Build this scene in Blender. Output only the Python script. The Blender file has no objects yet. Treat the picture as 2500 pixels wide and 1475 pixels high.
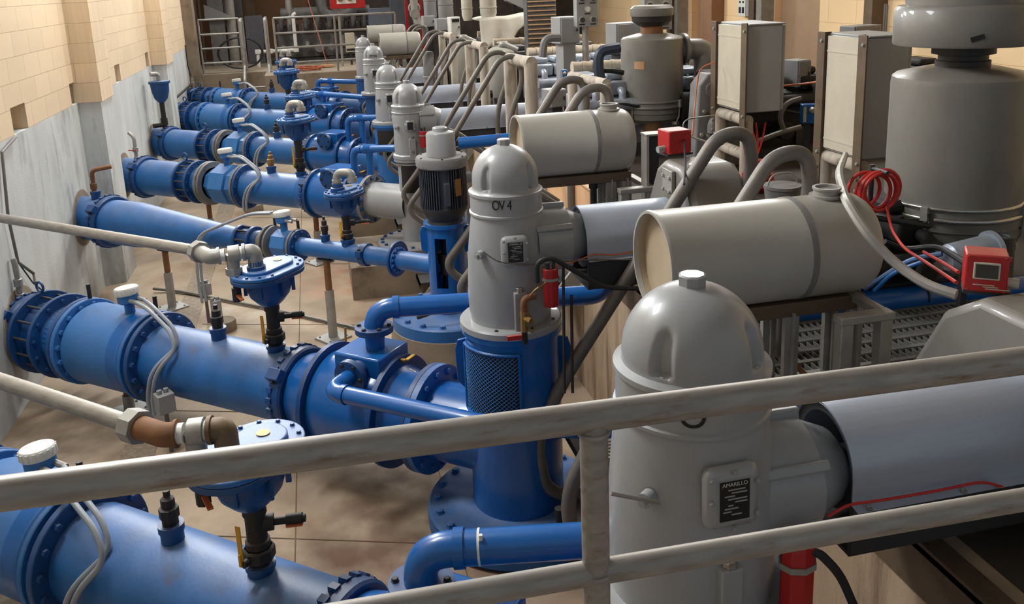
import bpy, bmesh, math, random
from mathutils import Vector, Matrix
random.seed(7)
SC = bpy.context.scene
COL = SC.collection
PI = math.pi
# ------------------------------------------------------------------ camera model (pixels of the 2500x1475 frame)
F, PX, PY = 2145.86, 1250.0, 463.08
YAW, PITCH, ROLL = .215855, .235053, .0390536
CAM = Vector((0, 0, 2.74))
def cam_rows():
    cy, sy, cp, sp = math.cos(YAW), math.sin(YAW), math.cos(PITCH), math.sin(PITCH)
    cr, sr = math.cos(ROLL), math.sin(ROLL)
    f = Vector((sy*cp, cy*cp, -sp)); r = Vector((cy, -sy, 0)); d = f.cross(r)
    return r*cr + d*sr, d*cr - r*sr, f
R0, D0, F0 = cam_rows()
def ray(px, py): return R0*((px-PX)/F) + D0*((py-PY)/F) + F0
def at(px, py, X=None, Y=None, Z=None):
    d = ray(px, py)
    if X is not None: t = (X-CAM.x)/d.x
    elif Y is not None: t = (Y-CAM.y)/d.y
    else: t = (Z-CAM.z)/d.z
    return CAM + d*t
# ------------------------------------------------------------------ mesh helpers
class G:
    def __init__(s, M=None): s.v = []; s.f = []; s.M = M or Matrix.Identity(4)
    def add(s, vs, fs, M=None):
        n = len(s.v); T = s.M @ M if M is not None else s.M
        s.v += [T @ Vector(v) for v in vs]; s.f += [[i+n for i in f] for f in fs]; return s
    def box(s, c, d, M=None):
        x, y, z = (k/2 for k in d); c = Vector(c)
        vs = [c+Vector((a*x, b*y, e*z)) for a in (-1, 1) for b in (-1, 1) for e in (-1, 1)]
        return s.add(vs, [(0,1,3,2),(4,6,7,5),(0,4,5,1),(2,3,7,6),(0,2,6,4),(1,5,7,3)], M)
    def span(s, a, b, M=None):
        a, b = Vector(a), Vector(b); return s.box((a+b)/2, [abs(k) for k in (b-a)], M)
    def lathe(s, prof, n=32, M=None, a0=0, a1=2*PI, ph=0.0):
        full = abs(a1-a0-2*PI) < 1e-6; m = n if full else n+1; vs = []; fs = []; ring = []
        for r, z in prof:
            if r < 1e-6: ring.append([len(vs)]); vs.append((0, 0, z)); continue
            ring.append(list(range(len(vs), len(vs)+m)))
            vs += [(r*math.cos(a0+ph+(a1-a0)*i/n), r*math.sin(a0+ph+(a1-a0)*i/n), z) for i in range(m)]
        for A, B in zip(ring[:-1], ring[1:]):
            for i in range(n):
                j = (i+1) % m
                if len(A) == 1 and len(B) == 1: continue
                if len(A) == 1: fs.append((A[0], B[j], B[i]))
                elif len(B) == 1: fs.append((A[i], A[j], B[0]))
                else: fs.append((A[i], A[j], B[j], B[i]))
        return s.add(vs, fs, M)
    def cyl(s, p0, p1, r0, r1=None, n=20, cap=True):
        r1 = r0 if r1 is None else r1; p0, p1 = Vector(p0), Vector(p1); d = p1-p0; L = d.length
        M = Matrix.Translation(p0) @ d.to_track_quat('Z', 'Y').to_matrix().to_4x4()
        pr = [(r0, 0), (r1, L)]
        if cap: pr = [(0, 0)]+pr+[(0, L)]
        return s.lathe(pr, n, M)
    def tube(s, pts, r, n=12, bend=0.0, seg=6, cap=True, closed=False):
        P = [Vector(p) for p in pts]
        if bend > 0 and len(P) > 2:
            Q = [P[0]]
            for a, b, c in zip(P[:-2], P[1:-1], P[2:]):
                u, w = (a-b), (c-b); lu, lw = u.length, w.length; u.normalize(); w.normalize()
                k = min(bend, lu*.49, lw*.49); A, B = b+u*k, b+w*k
                for i in range(seg+1):
                    t = i/seg; Q.append(A*(1-t)**2 + b*2*t*(1-t) + B*t*t)
            P = Q+[P[-1]]
        Q = [P[0]]
        for p in P[1:]:
            if (p-Q[-1]).length > 1e-5: Q.append(p)
        P = Q; m = len(P); vs = []; fs = []
        tan = []
        for i in range(m):
            if closed: t = P[(i+1) % m]-P[i-1]
            else: t = P[min(i+1, m-1)]-P[max(i-1, 0)]
            tan.append(t.normalized())
        nr = tan[0].orthogonal().normalized()
        for i in range(m):
            if i: 
                q = tan[i-1].rotation_difference(tan[i]); nr = (q @ nr).normalized()
            b = tan[i].cross(nr); rr = r[i] if isinstance(r, (list, tuple)) else r
            vs += [P[i] + (nr*math.cos(2*PI*j/n) + b*math.sin(2*PI*j/n))*rr for j in range(n)]
        for i in range(m if closed else m-1):
            a, c = i*n, ((i+1) % m)*n
            for j in range(n): fs.append((a+j, a+(j+1) % n, c+(j+1) % n, c+j))
        if cap and not closed: fs += [tuple(range(n))[::-1], tuple(range((m-1)*n, m*n))]
        return s.add(vs, fs)
    def prism(s, poly, z0, z1, M=None):
        n = len(poly); vs = [(x, y, z0) for x, y in poly]+[(x, y, z1) for x, y in poly]
        fs = [tuple(range(n))[::-1], tuple(range(n, 2*n))]+[(i, (i+1) % n, n+(i+1) % n, n+i) for i in range(n)]
        return s.add(vs, fs, M)
    def torus(s, c, R, r, axis='Z', n=28, m=10, M=None):
        c = Vector(c); vs = []; fs = []
        for i in range(n):
            a = 2*PI*i/n
            for j in range(m):
                b = 2*PI*j/m; x, y, z = (R+r*math.cos(b))*math.cos(a), (R+r*math.cos(b))*math.sin(a), r*math.sin(b)
                v = {'Z': (x, y, z), 'X': (z, x, y), 'Y': (x, z, y)}[axis]; vs.append(c+Vector(v))
        for i in range(n):
            for j in range(m): fs.append((i*m+j, ((i+1) % n)*m+j, ((i+1) % n)*m+(j+1) % m, i*m+(j+1) % m))
        return s.add(vs, fs, M)
    def ball(s, c, r, n=16, M=None):
        k = n//2; return s.lathe([(r*math.sin(PI*i/k), -r*math.cos(PI*i/k)) for i in range(k+1)], n, (M or Matrix.Identity(4)) @ Matrix.Translation(Vector(c)))
AX = Matrix.Rotation(PI/2, 4, 'Y')            # lathe axis z -> +x
AXN = Matrix.Rotation(-PI/2, 4, 'Y')          # z -> -x
AYN = Matrix.Rotation(PI/2, 4, 'X')           # z -> -y
def T(*p): return Matrix.Translation(Vector(p))
def RZ(a): return Matrix.Rotation(a, 4, 'Z')
def RX(a): return Matrix.Rotation(a, 4, 'X')
def RY(a): return Matrix.Rotation(a, 4, 'Y')
def mesh(name, g, m, ang=38):
    me = bpy.data.meshes.new(name); me.from_pydata([tuple(v) for v in g.v], [], g.f)
    bm = bmesh.new(); bm.from_mesh(me); bmesh.ops.remove_doubles(bm, verts=bm.verts, dist=1e-6)
    bmesh.ops.recalc_face_normals(bm, faces=bm.faces); bm.to_mesh(me); bm.free()
    me.polygons.foreach_set('use_smooth', [True]*len(me.polygons)); me.set_sharp_from_angle(angle=math.radians(ang))
    me.materials.append(m); return me
def obj(name, g, m, parent=None, bevel=0, ang=38, label=None):
    o = bpy.data.objects.new(name, g if isinstance(g, bpy.types.Mesh) else mesh(name, g, m, ang)); COL.objects.link(o)
    if parent: o.parent = parent
    if bevel:
        b = o.modifiers.new('bevel', 'BEVEL'); b.width = bevel; b.segments = 2; b.limit_method = 'ANGLE'; b.angle_limit = math.radians(40)
    if label: o['label'] = label
    return o
def tag(o, label, cat, group=None):
    o['label'] = label; o['category'] = cat
    if group: o['group'] = group
    return o
def thing(name, label, cat, loc=(0, 0, 0), rz=0, group=None):
    o = bpy.data.objects.new(name, None); COL.objects.link(o); o.empty_display_size = .05
    o.location = loc; o.rotation_euler = (0, 0, rz); return tag(o, label, cat, group)
def struct(name, g, m, ang=30):
    o = obj(name, g, m, None, 0, ang); o['kind'] = 'structure'; return o
def inv(parent): return (T(*parent.location) @ RZ(parent.rotation_euler.z)).inverted()
BOLT = {}
def bolt(parent, p, ax, size, m, name='bolt'):
    key = (round(size, 4), m.name)
    if key not in BOLT:
        g = G().lathe([(0, 0), (size*1.25, 0), (size*1.25, size*.22), (size, size*.22), (size, size*.95), (size*.8, size*1.1), (0, size*1.1)], 6)
        BOLT[key] = mesh('hex_bolt', g, m, 20)
    o = bpy.data.objects.new(name, BOLT[key]); COL.objects.link(o); o.parent = parent; o.location = p
    o.rotation_euler = Vector(ax).to_track_quat('Z', 'Y').to_euler(); return o
# ------------------------------------------------------------------ materials
def lin(c): return tuple((x/255/12.92 if x/255 <= .04045 else ((x/255+.055)/1.055)**2.4) for x in c)+(1,)
def mat(name, rgb, rough=.5, metal=0.0, var=.12, scale=6, spots=None, dust=None, bump=0.0, coat=0.0, spot_scale=4, spot_lo=.55, spot_hi=.7, stretch=None, spec=.5):
    m = bpy.data.materials.new(name); m.use_nodes = True; nt = m.node_tree; N = nt.nodes; L = nt.links
    b = N['Principled BSDF']; b.inputs['Roughness'].default_value = rough; b.inputs['Metallic'].default_value = metal
    b.inputs['Coat Weight'].default_value = coat; b.inputs['Specular IOR Level'].default_value = spec
    tc = N.new('ShaderNodeTexCoord'); co = tc.outputs['Object']
    if stretch:
        mp = N.new('ShaderNodeMapping'); mp.inputs['Scale'].default_value = stretch; L.new(co, mp.inputs['Vector']); co = mp.outputs['Vector']
    n = N.new('ShaderNodeTexNoise'); n.inputs['Scale'].default_value = scale; n.inputs['Detail'].default_value = 6; L.new(co, n.inputs['Vector'])
    mr = N.new('ShaderNodeMapRange'); mr.inputs['From Min'].default_value = .3; mr.inputs['From Max'].default_value = .7
    mr.inputs['To Min'].default_value = 1-var; mr.inputs['To Max'].default_value = 1+var; L.new(n.outputs['Fac'], mr.inputs['Value'])
    hs = N.new('ShaderNodeMix'); hs.data_type = 'RGBA'; hs.blend_type = 'MULTIPLY'; hs.inputs['Factor'].default_value = 1
    hs.inputs['A'].default_value = lin(rgb); L.new(mr.outputs['Result'], hs.inputs['B']); out = hs.outputs['Result']
    if spots:
        n2 = N.new('ShaderNodeTexNoise'); n2.inputs['Scale'].default_value = spot_scale; n2.inputs['Detail'].default_value = 8; n2.inputs['Roughness'].default_value = .65
        L.new(co, n2.inputs['Vector'])
        r2 = N.new('ShaderNodeMapRange'); r2.inputs['From Min'].default_value = spot_lo; r2.inputs['From Max'].default_value = spot_hi; L.new(n2.outputs['Fac'], r2.inputs['Value'])
        x = N.new('ShaderNodeMix'); x.data_type = 'RGBA'; L.new(r2.outputs['Result'], x.inputs['Factor']); L.new(out, x.inputs['A']); x.inputs['B'].default_value = lin(spots); out = x.outputs['Result']
    if dust:      # settled dust on upward faces
        ge = N.new('ShaderNodeNewGeometry'); sp = N.new('ShaderNodeSeparateXYZ'); L.new(ge.outputs['Normal'], sp.inputs['Vector'])
        r3 = N.new('ShaderNodeMapRange'); r3.inputs['From Min'].default_value = .35; r3.inputs['From Max'].default_value = 1; r3.inputs['To Max'].default_value = dust[1]; L.new(sp.outputs['Z'], r3.inputs['Value'])
        n3 = N.new('ShaderNodeTexNoise'); n3.inputs['Scale'].default_value = 9; n3.inputs['Detail'].default_value = 8; L.new(co, n3.inputs['Vector'])
        mu = N.new('ShaderNodeMath'); mu.operation = 'MULTIPLY'; L.new(r3.outputs['Result'], mu.inputs[0]); L.new(n3.outputs['Fac'], mu.inputs[1])
        x = N.new('ShaderNodeMix'); x.data_type = 'RGBA'; L.new(mu.outputs['Value'], x.inputs['Factor']); L.new(out, x.inputs['A']); x.inputs['B'].default_value = lin(dust[0]); out = x.outputs['Result']
    L.new(out, b.inputs['Base Color'])
    if bump:
        n4 = N.new('ShaderNodeTexNoise'); n4.inputs['Scale'].default_value = 60; n4.inputs['Detail'].default_value = 5; L.new(tc.outputs['Object'], n4.inputs['Vector'])
        bp = N.new('ShaderNodeBump'); bp.inputs['Strength'].default_value = bump; bp.inputs['Distance'].default_value = .01; L.new(n4.outputs['Fac'], bp.inputs['Height']); L.new(bp.outputs['Normal'], b.inputs['Normal'])
    return m
DUST = (150, 145, 140)
BLUE = mat('blue_paint', (36, 102, 168), .42, dust=(DUST, .55), var=.14, spots=(70, 76, 92), spot_scale=5, spot_lo=.6, spot_hi=.8, bump=.08)
BLUEC = mat('clean_blue_paint', (20, 92, 164), .3, var=.06, coat=.25)
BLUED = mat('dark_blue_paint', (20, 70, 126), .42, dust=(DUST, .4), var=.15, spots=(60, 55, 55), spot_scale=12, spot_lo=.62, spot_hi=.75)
BLUEM = mat('meter_blue', (52, 114, 178), .4, dust=(DUST, .35), var=.06)
GREY = mat('grey_machine_paint', (150, 153, 156), .36, var=.05, dust=((168, 164, 158), .25), coat=.2)
GREYD = mat('dusty_grey_paint', (118, 118, 118), .55, var=.12, dust=(DUST, .5), spots=(96, 84, 70), spot_scale=5)
GREYL = mat('light_grey_enclosure', (150, 152, 152), .45, var=.04)
CREAM = mat('beige_panel_back', (196, 188, 170), .5, var=.05)
DRUM = mat('drum_grey_paint', (164, 162, 154), .4, var=.05, dust=((175, 168, 155), .4))
AIRG = mat('air_cleaner_grey', (120, 118, 112), .46, var=.05, spots=(104, 92, 78), spot_scale=2, spot_lo=.6, spot_hi=.9, dust=((130, 108, 88), .3), coat=.2)
TANEND = mat('tan_drum_end', (172, 156, 132), .6, var=.08)
ALU = mat('aluminium_sheet', (176, 184, 198), .42, .4, var=.05, stretch=(1, 14, 14))
GALV = mat('galvanised_steel', (158, 156, 150), .5, .35, var=.14, scale=10)
RAILM = mat('weathered_rail_steel', (150, 145, 138), .45, .3, var=.18, scale=7, spots=(122, 88, 62), spot_scale=6, spot_lo=.56, spot_hi=.78, stretch=(2.2, 12, 12), dust=((185, 180, 170), .3))
RAILG = mat('grey_stair_rail', (112, 108, 102), .5, .3, var=.14, spots=(110, 92, 74), spot_scale=7)
CRUST = mat('crusted_pipe', (178, 168, 155), .8, var=.25, scale=14, spots=(110, 92, 72), spot_scale=9, stretch=(1, 1, .25))
BLACK = mat('black_iron', (44, 42, 40), .6, .2, var=.25, scale=20, dust=(DUST, .35))
BLACKR = mat('black_rubber', (34, 35, 38), .6, var=.1)
DARK = mat('dark_steel', (58, 58, 60), .55, .3, var=.2, dust=(DUST, .4))
ENG = mat('engine_grey', (92, 92, 92), .6, .15, var=.2, scale=9, dust=(DUST, .5), spots=(56, 52, 50), spot_scale=6)
ENGD = mat('dark_parts_and_shade', (30, 29, 29), .65, .1, var=.25, spots=(48, 42, 36), spot_scale=6, spot_lo=.6, spot_hi=.8)  # engine grey darkened to stand for shade; also on other dark parts
DECK_SHADE = mat('deck_top_shade', (66, 58, 50), .7, var=.3, scale=2, spots=(30, 27, 25), spot_scale=1.5)  # deck top darkened to stand for shade among the engines
SILVER = mat('silver_engine_paint', (158, 166, 178), .4, .3, var=.2, scale=16)
BROWNI = mat('brown_angle_iron', (100, 84, 66), .6, .2, var=.15, spots=(76, 58, 42), spot_scale=5)
RUST = mat('rusty_fitting', (128, 88, 56), .75, .1, var=.25, scale=12, spots=(92, 60, 38), spot_scale=10)
RED = mat('red_paint', (172, 30, 28), .42, var=.08, dust=((190, 160, 140), .5))
REDD = mat('red_cable', (190, 44, 34), .5)
ORANGE = mat('orange_wire', (196, 106, 62), .5)
CORD = mat('faded_orange_cord', (168, 92, 60), .7, var=.2)
YELLOW = mat('yellow_lever', (212, 158, 34), .5, var=.1)
WHITE = mat('white_plastic', (222, 222, 216), .45, var=.03)
CONDUIT = mat('pvc_conduit_grey', (150, 156, 164), .4, var=.05)
BLANKET = mat('white_insulation_cloth', (208, 204, 192), .9, var=.1, scale=5, bump=.4)
WRAP = mat('exhaust_wrap', (190, 178, 158), .9, var=.15, scale=20, bump=.5)
RUST2 = mat('brown_galvanised_fitting', (118, 98, 74), .6, .2, var=.25, scale=12, spots=(150, 138, 120), spot_scale=8)
BRASS = mat('brass_fitting', (150, 120, 70), .45, .6, var=.2)
NAVY = mat('navy_hose', (52, 62, 80), .5, var=.1)
CHROME = mat('bright_band_steel', (180, 180, 178), .25, .9, var=.05)
PLATE = mat('black_nameplate', (28, 28, 30), .4)
INK = mat('black_lettering', (24, 24, 24), .6)
WHITEINK = mat('white_lettering', (205, 205, 200), .6)
CLOTHW = mat('white_sign_face', (215, 212, 205), .5)
GRATE = mat('steel_grating', (128, 126, 122), .5, .4, var=.15)
COPPER = mat('tan_paint_post', (208, 166, 124), .6, var=.08)
GLASS = mat('gauge_glass', (60, 62, 60), .15, var=.1, coat=.5)
MOTORB = mat('motor_black', (68, 72, 80), .5, .2, var=.12, dust=(DUST, .2))
def stain(m, c, rad, rgb, amt):
    nt = m.node_tree; N, L = nt.nodes, nt.links; b = N['Principled BSDF']; src = b.inputs['Base Color'].links[0].from_socket
    ge = N.new('ShaderNodeNewGeometry'); d = N.new('ShaderNodeVectorMath'); d.operation = 'DISTANCE'; L.new(ge.outputs['Position'], d.inputs[0]); d.inputs[1].default_value = c
    r = N.new('ShaderNodeMapRange'); r.inputs['From Min'].default_value = 0; r.inputs['From Max'].default_value = rad; r.inputs['To Min'].default_value = 1; r.inputs['To Max'].default_value = 0; L.new(d.outputs['Value'], r.inputs['Value'])
    n = N.new('ShaderNodeTexNoise'); n.inputs['Scale'].default_value = 4; n.inputs['Detail'].default_value = 8; L.new(ge.outputs['Position'], n.inputs['Vector'])
    r2 = N.new('ShaderNodeMapRange'); r2.inputs['From Min'].default_value = .38; r2.inputs['From Max'].default_value = .62; r2.inputs['To Max'].default_value = amt; L.new(n.outputs['Fac'], r2.inputs['Value'])
    mu = N.new('ShaderNodeMath'); mu.operation = 'MULTIPLY'; L.new(r.outputs['Result'], mu.inputs[0]); L.new(r2.outputs['Result'], mu.inputs[1])
    x = N.new('ShaderNodeMix'); x.data_type = 'RGBA'; L.new(mu.outputs['Value'], x.inputs['Factor']); L.new(src, x.inputs['A']); x.inputs['B'].default_value = lin(rgb); L.new(x.outputs['Result'], b.inputs['Base Color'])
# setting materials
CONC_F = mat('floor_concrete', (168, 148, 124), .75, var=.22, scale=2.2, spots=(122, 90, 64), spot_scale=1.1, spot_lo=.52, spot_hi=.75, bump=.15)
for c_, r_, q_, a_ in (((.0, 3.5, 0), 1.3, (92, 48, 30), .95), ((.45, 4.6, 0), .9, (84, 62, 46), .9), ((.55, 5.6, 0), .8, (80, 58, 44), .8), ((-2.0, 5.5, 0), 1.3, (78, 62, 50), .8), ((.2, 8.1, 0), .7, (170, 90, 50), .6), ((-.2, 6.2, 0), .7, (208, 204, 196), .7), ((-.9, 7.4, 0), .9, (196, 186, 168), .7)): stain(CONC_F, c_, r_, q_, a_)
CONC_W = mat('wall_concrete', (204, 208, 206), .85, var=.14, scale=3, spots=(150, 152, 150), spot_scale=2.5, stretch=(1, 1, .3), bump=.15)
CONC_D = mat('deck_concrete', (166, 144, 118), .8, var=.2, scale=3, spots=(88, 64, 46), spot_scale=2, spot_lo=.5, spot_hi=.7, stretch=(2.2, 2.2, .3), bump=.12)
CONC_P = mat('plinth_concrete', (140, 126, 108), .85, var=.2, scale=5, spots=(92, 74, 58), spot_scale=3, bump=.2)
CONC_G = mat('platform_concrete', (152, 138, 120), .85, var=.14, scale=3, spots=(120, 106, 92), spot_scale=2)
BROWNW = mat('brown_panel_wall', (122, 94, 72), .8, var=.12, scale=2)
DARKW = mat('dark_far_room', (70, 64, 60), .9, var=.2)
def block_mat(name, rgb, mort, row=.185, bw=.4):
    m = mat(name, rgb, .85, var=.05, scale=8); nt = m.node_tree; N, L = nt.nodes, nt.links; b = N['Principled BSDF']
    ge = N.new('ShaderNodeNewGeometry'); sx = N.new('ShaderNodeSeparateXYZ'); L.new(ge.outputs['Position'], sx.inputs['Vector'])
    ad = N.new('ShaderNodeMath'); L.new(sx.outputs['X'], ad.inputs[0]); L.new(sx.outputs['Y'], ad.inputs[1])
    zz = N.new('ShaderNodeMath'); zz.operation = 'SUBTRACT'; L.new(sx.outputs['Z'], zz.inputs[0]); zz.inputs[1].default_value = 1.755
    cb = N.new('ShaderNodeCombineXYZ'); L.new(ad.outputs[0], cb.inputs['X']); L.new(zz.outputs[0], cb.inputs['Y'])
    br = N.new('ShaderNodeTexBrick'); L.new(cb.outputs['Vector'], br.inputs['Vector'])
    for k, v in (('Scale', 1), ('Mortar Size', .0028), ('Mortar Smooth', .2), ('Brick Width', bw), ('Row Height', row), ('Bias', 0)): br.inputs[k].default_value = v
    c = Vector(lin(rgb)[:3])
    br.inputs['Color1'].default_value = (*(c*1.0), 1); br.inputs['Color2'].default_value = (*(c*.92), 1); br.inputs['Mortar'].default_value = lin(mort)
    mx = N.new('ShaderNodeMix'); mx.data_type = 'RGBA'; mx.blend_type = 'MULTIPLY'; mx.inputs['Factor'].default_value = 1
    n = N.new('ShaderNodeTexNoise'); n.inputs['Scale'].default_value = 7; n.inputs['Detail'].default_value = 8
    mr = N.new('ShaderNodeMapRange'); mr.inputs['To Min'].default_value = .86; mr.inputs['To Max'].default_value = 1.14; L.new(n.outputs['Fac'], mr.inputs['Value'])
    L.new(br.outputs['Color'], mx.inputs['A']); L.new(mr.outputs['Result'], mx.inputs['B']); L.new(mx.outputs['Result'], b.inputs['Base Color'])
    bp = N.new('ShaderNodeBump'); bp.inputs['Strength'].default_value = .6; bp.inputs['Distance'].default_value = .006; bp.invert = True
    L.new(br.outputs['Fac'], bp.inputs['Height']); L.new(bp.outputs['Normal'], b.inputs['Normal']); return m
BLOCK = block_mat('tan_block', (234, 211, 178), (200, 174, 142))
BLOCKY = block_mat('yellow_block', (250, 218, 172), (206, 168, 126), .29, .6)
# ------------------------------------------------------------------ camera
cd = bpy.data.cameras.new('camera'); co = bpy.data.objects.new('camera', cd); COL.objects.link(co)
cd.sensor_width = 36; cd.lens = F/2500*36; cd.shift_y = (PY-737.5)/2500; cd.clip_start = .05
co.matrix_world = Matrix(((R0.x, -D0.x, -F0.x, CAM.x), (R0.y, -D0.y, -F0.y, CAM.y), (R0.z, -D0.z, -F0.z, CAM.z), (0, 0, 0, 1)))
SC.camera = co
# ------------------------------------------------------------------ setting
DX, DZ, PZ, WX = 1.62, 1.08, 1.22, -2.2
g = G(); g.add([(-1.5,-1,0),(DX+.1,-1,0),(DX+.1,18.4,0),(-1.5,18.4,0),(-2.4,-1,-.1),(-2.4,18.4,-.1)], [(0,1,2,3),(4,0,3,5)])
struct('floor', g, CONC_F)
struct('wall_left', G().span((-2.6,-1,-.2),(WX,16.9,1.755)), CONC_W)
g = G(); g.span((-2.6,-1,1.955),(WX,16.9,5.2)); g.span((-2.6,-1,1.755),(-2.42,16.9,1.955))
ys = [-1]
for a, b in ((7.1,7.45),(8.8,9.0),(10.8,11.08),(12.8,13.04),(14.7,14.88)): ys += [a, b]
ys.append(16.9)
for a, b in zip(ys[::2], ys[1::2]): g.span((-2.42,a,1.755),(WX,b,1.955))
struct('wall_left', g, BLOCK)
for i, (a, b, x) in enumerate(((8.98,9.52,-1.98),(13.2,13.8,-1.99))):
    struct('trim_%d' % (i*2+1), G().span((WX-.02,a,1.755),(x,b,5.2)), BLOCK)
    struct('trim_%d' % (i*2+2), G().span((WX-.02,a+.015,-.12),(x-.015,b-.015,1.755)), CONC_W)
struct('trim_5', G().span((-2.6,16.9,0),(-2.02,17.25,5.2)), CONC_P)
# engine deck with a steel grating strip, far platform
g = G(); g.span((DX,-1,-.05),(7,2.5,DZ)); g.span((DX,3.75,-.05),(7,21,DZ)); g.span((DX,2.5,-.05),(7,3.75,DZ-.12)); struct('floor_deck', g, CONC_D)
g = G(); g.span((DX+.12,-1,DZ-.01),(7,2.5,DZ+.004)); g.span((DX+.12,3.75,DZ-.01),(7,21,DZ+.004)); g.span((DX+.1,2.5,DZ-.2),(7,3.75,DZ-.115)); struct('floor_deck', g, DECK_SHADE)
g = G(); g.span((-2.3,17.3,0),(-.86,21,PZ)); g.span((-.86,16.4,0),(DX,21,PZ)); struct('floor_platform', g, CONC_G)
g = G(); g.span((-2.3,20.8,0),(.0,21,5.2)); g.span((-2.6,17.25,0),(-2.3,21,5.2)); struct('wall_back', g, BROWNW)
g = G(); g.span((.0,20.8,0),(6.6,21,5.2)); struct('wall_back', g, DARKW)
g = G(); g.span((6.5,-1,0),(6.8,10.5,5.2)); g.span((6.5,11.65,0),(6.8,14.1,5.2)); g.span((6.5,14.5,0),(6.8,21,5.2)); struct('wall_right', g, BLOCKY)
struct('door_1', G().span((6.6,10.45,0),(6.75,11.7,5.2)).span((6.62,14.05,0),(6.75,14.55,5.2)), mat('tan_roller_door', (176, 148, 120), .7, var=.05))
struct('trim_7', G().span((6.28,13.25,0),(6.5,13.62,5.2)), mat('brown_column', (150, 112, 84), .7, var=.06))
for i, (y, w_, m) in enumerate(((9.1,.16,BROWNI),(11.9,.16,BROWNI),(11.68,.15,GALV),(15.0,.14,BROWNI),(14.65,.14,GALV))):
    struct('trim_%d' % (8+i), G().span((6.3,y,DZ),(6.5,y+w_,5.2)), m)
struct('ceiling', G().span((-2.6,-1,5.2),(6.8,21,5.3)), mat('ceiling_boards', (190, 186, 178), .9))
# grating walkway: bearing bars and cross bars on the deck
g = G()
for i in range(92): g.span((DX+i*.033,2.55,DZ-.035),(DX+i*.033+.006,3.7,DZ))
for i in range(12): g.span((DX,2.56+i*.1,DZ-.012),(DX+3.05,2.585+i*.1,DZ+.004))
o = obj('floor_grating', g, GRATE); o['kind'] = 'structure'
# floor seams and trench cover
g = G(); g.span((-1.35,2,-.004),(-1.15,16,.004)); o = obj('drain_trench_cover', g, mat('trench_cover', (140, 124, 104), .7, var=.3, scale=30)); tag(o, 'long narrow drain trench cover running along the floor below the left wall', 'drain cover')
g = G()
for y in (3.9, 5.3, 6.9, 8.6, 10.5): g.tube([(-1.1,y+.5,.0005),(DX-.7,y-.2,.0005)], .004, 4)
for x in (-.3, .5): g.tube([(x,2.5,.0005),(x,14,.0005)], .004, 4)
o = obj('floor_joints', g, mat('joint_dark', (110, 92, 72), .9)); o['kind'] = 'structure'
# plinths under the pumps
struct('floor_plinth', G().lathe([(0,0),(.47,0),(.44,.33),(0,.33)], 40, T(.83,6,0)), CONC_P)
for y0, y1 in ((7.56,8.5),(9.6,10.5),(11.65,12.45),(13.65,14.4)): struct('floor_plinth', G().span((.17,y0,0),(1.5,y1,.3)), CONC_P)
# ------------------------------------------------------------------ light: unseen overhead area lamps aimed to shape the shading, and soft daylight
w = bpy.data.worlds.new('world'); SC.world = w; w.use_nodes = True
w.node_tree.nodes['Background'].inputs['Color'].default_value = (.8, .9, 1, 1); w.node_tree.nodes['Background'].inputs['Strength'].default_value = .22
def area(name, loc, aim, sx, sy, e, col):
    l = bpy.data.lights.new(name, 'AREA'); l.shape = 'RECTANGLE'; l.size = sx; l.size_y = sy; l.energy = e; l.color = col
    o = bpy.data.objects.new(name, l); COL.objects.link(o); o.location = loc; o.rotation_euler = (Vector(aim)-Vector(loc)).to_track_quat('-Z', 'Y').to_euler(); return o
for y in (4.5, 8.5, 12.5, 16.5): area('unseen_area_light', (-1.3, y, 5.15), (1.2, y-3.6, .6), 1.3, 1.3, 200, (.95, .98, 1))
for y in (9.5, 14, 18.5): area('unseen_area_light', (4.4, y, 5.15), (.0, y-4.0, 1.0), 1.3, 1.3, 170, (1, .98, .94))
SC.view_settings.view_transform = 'Standard'; SC.view_settings.look = 'None'; SC.view_settings.exposure = .6; SC.view_settings.gamma = 1
# ------------------------------------------------------------------ pipelines (local x runs from the pump to the wall, local z up)
ANG = math.radians(140); U = Vector((math.cos(ANG), math.sin(ANG), 0)); W = Vector((-math.sin(ANG), math.cos(ANG), 0))   # W points to the camera side
ZP = {1: .42, 2: .46, 3: .745, 4: .735, 5: .775, 6: .83, 7: .87}; XP = .85
RP = {1: .215, 2: .215, 3: .2, 4: .172, 5: .165, 6: .19, 7: .17}
LN = {1: 'frontmost blue pipeline', 2: 'second pipeline from the front', 3: 'tapering blue pipeline', 4: 'nearer octagonal-meter pipeline',
      5: 'farther octagonal-meter pipeline', 6: 'second farthest blue pipeline', 7: 'farthest blue pipeline'}
def lp(k, s, y=0, z=0): return Vector((XP, 2*k, ZP[k])) + U*s + W*y + Vector((0, 0, z))
def vp(px, py, k, off=0.0):
    d = ray(px, py); o = Vector((XP, 2*k, 0))+W*off; t = W.dot(o-CAM)/W.dot(d); return CAM+d*t
def lt(name, k, s, label, cat, group=None): return thing(name, label, cat, lp(k, s), ANG, group)
def XL(prof, n=40, g=None, M=None): return (g or G()).lathe([(r, x) for x, r in prof], n, (M or Matrix.Identity(4)) @ AX)
def ringbolts(p, x, R, n, size, m, dirs=(1,), ph=.2):
    for i in range(n):
        a = 2*PI*i/n+ph
        for d in dirs: bolt(p, (x if not isinstance(x, dict) else x[d], R*math.cos(a), R*math.sin(a)), (d, 0, 0), size, m)
def flange(parent, x, t, r, R, m, nb=16, dirs=(1,), bs=None, bm=None, name='flange', n=48):
    f = obj(name, XL([(x, r), (x, R-.004), (x+.004, R), (x+t-.004, R), (x+t, R-.004), (x+t, r)], n), m, parent)
    for d in dirs: ringbolts(f, x+t if d > 0 else x, r+(R-r)*.55, nb, bs or (R-r)*.16, bm or m, (d,))
    return f
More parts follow.
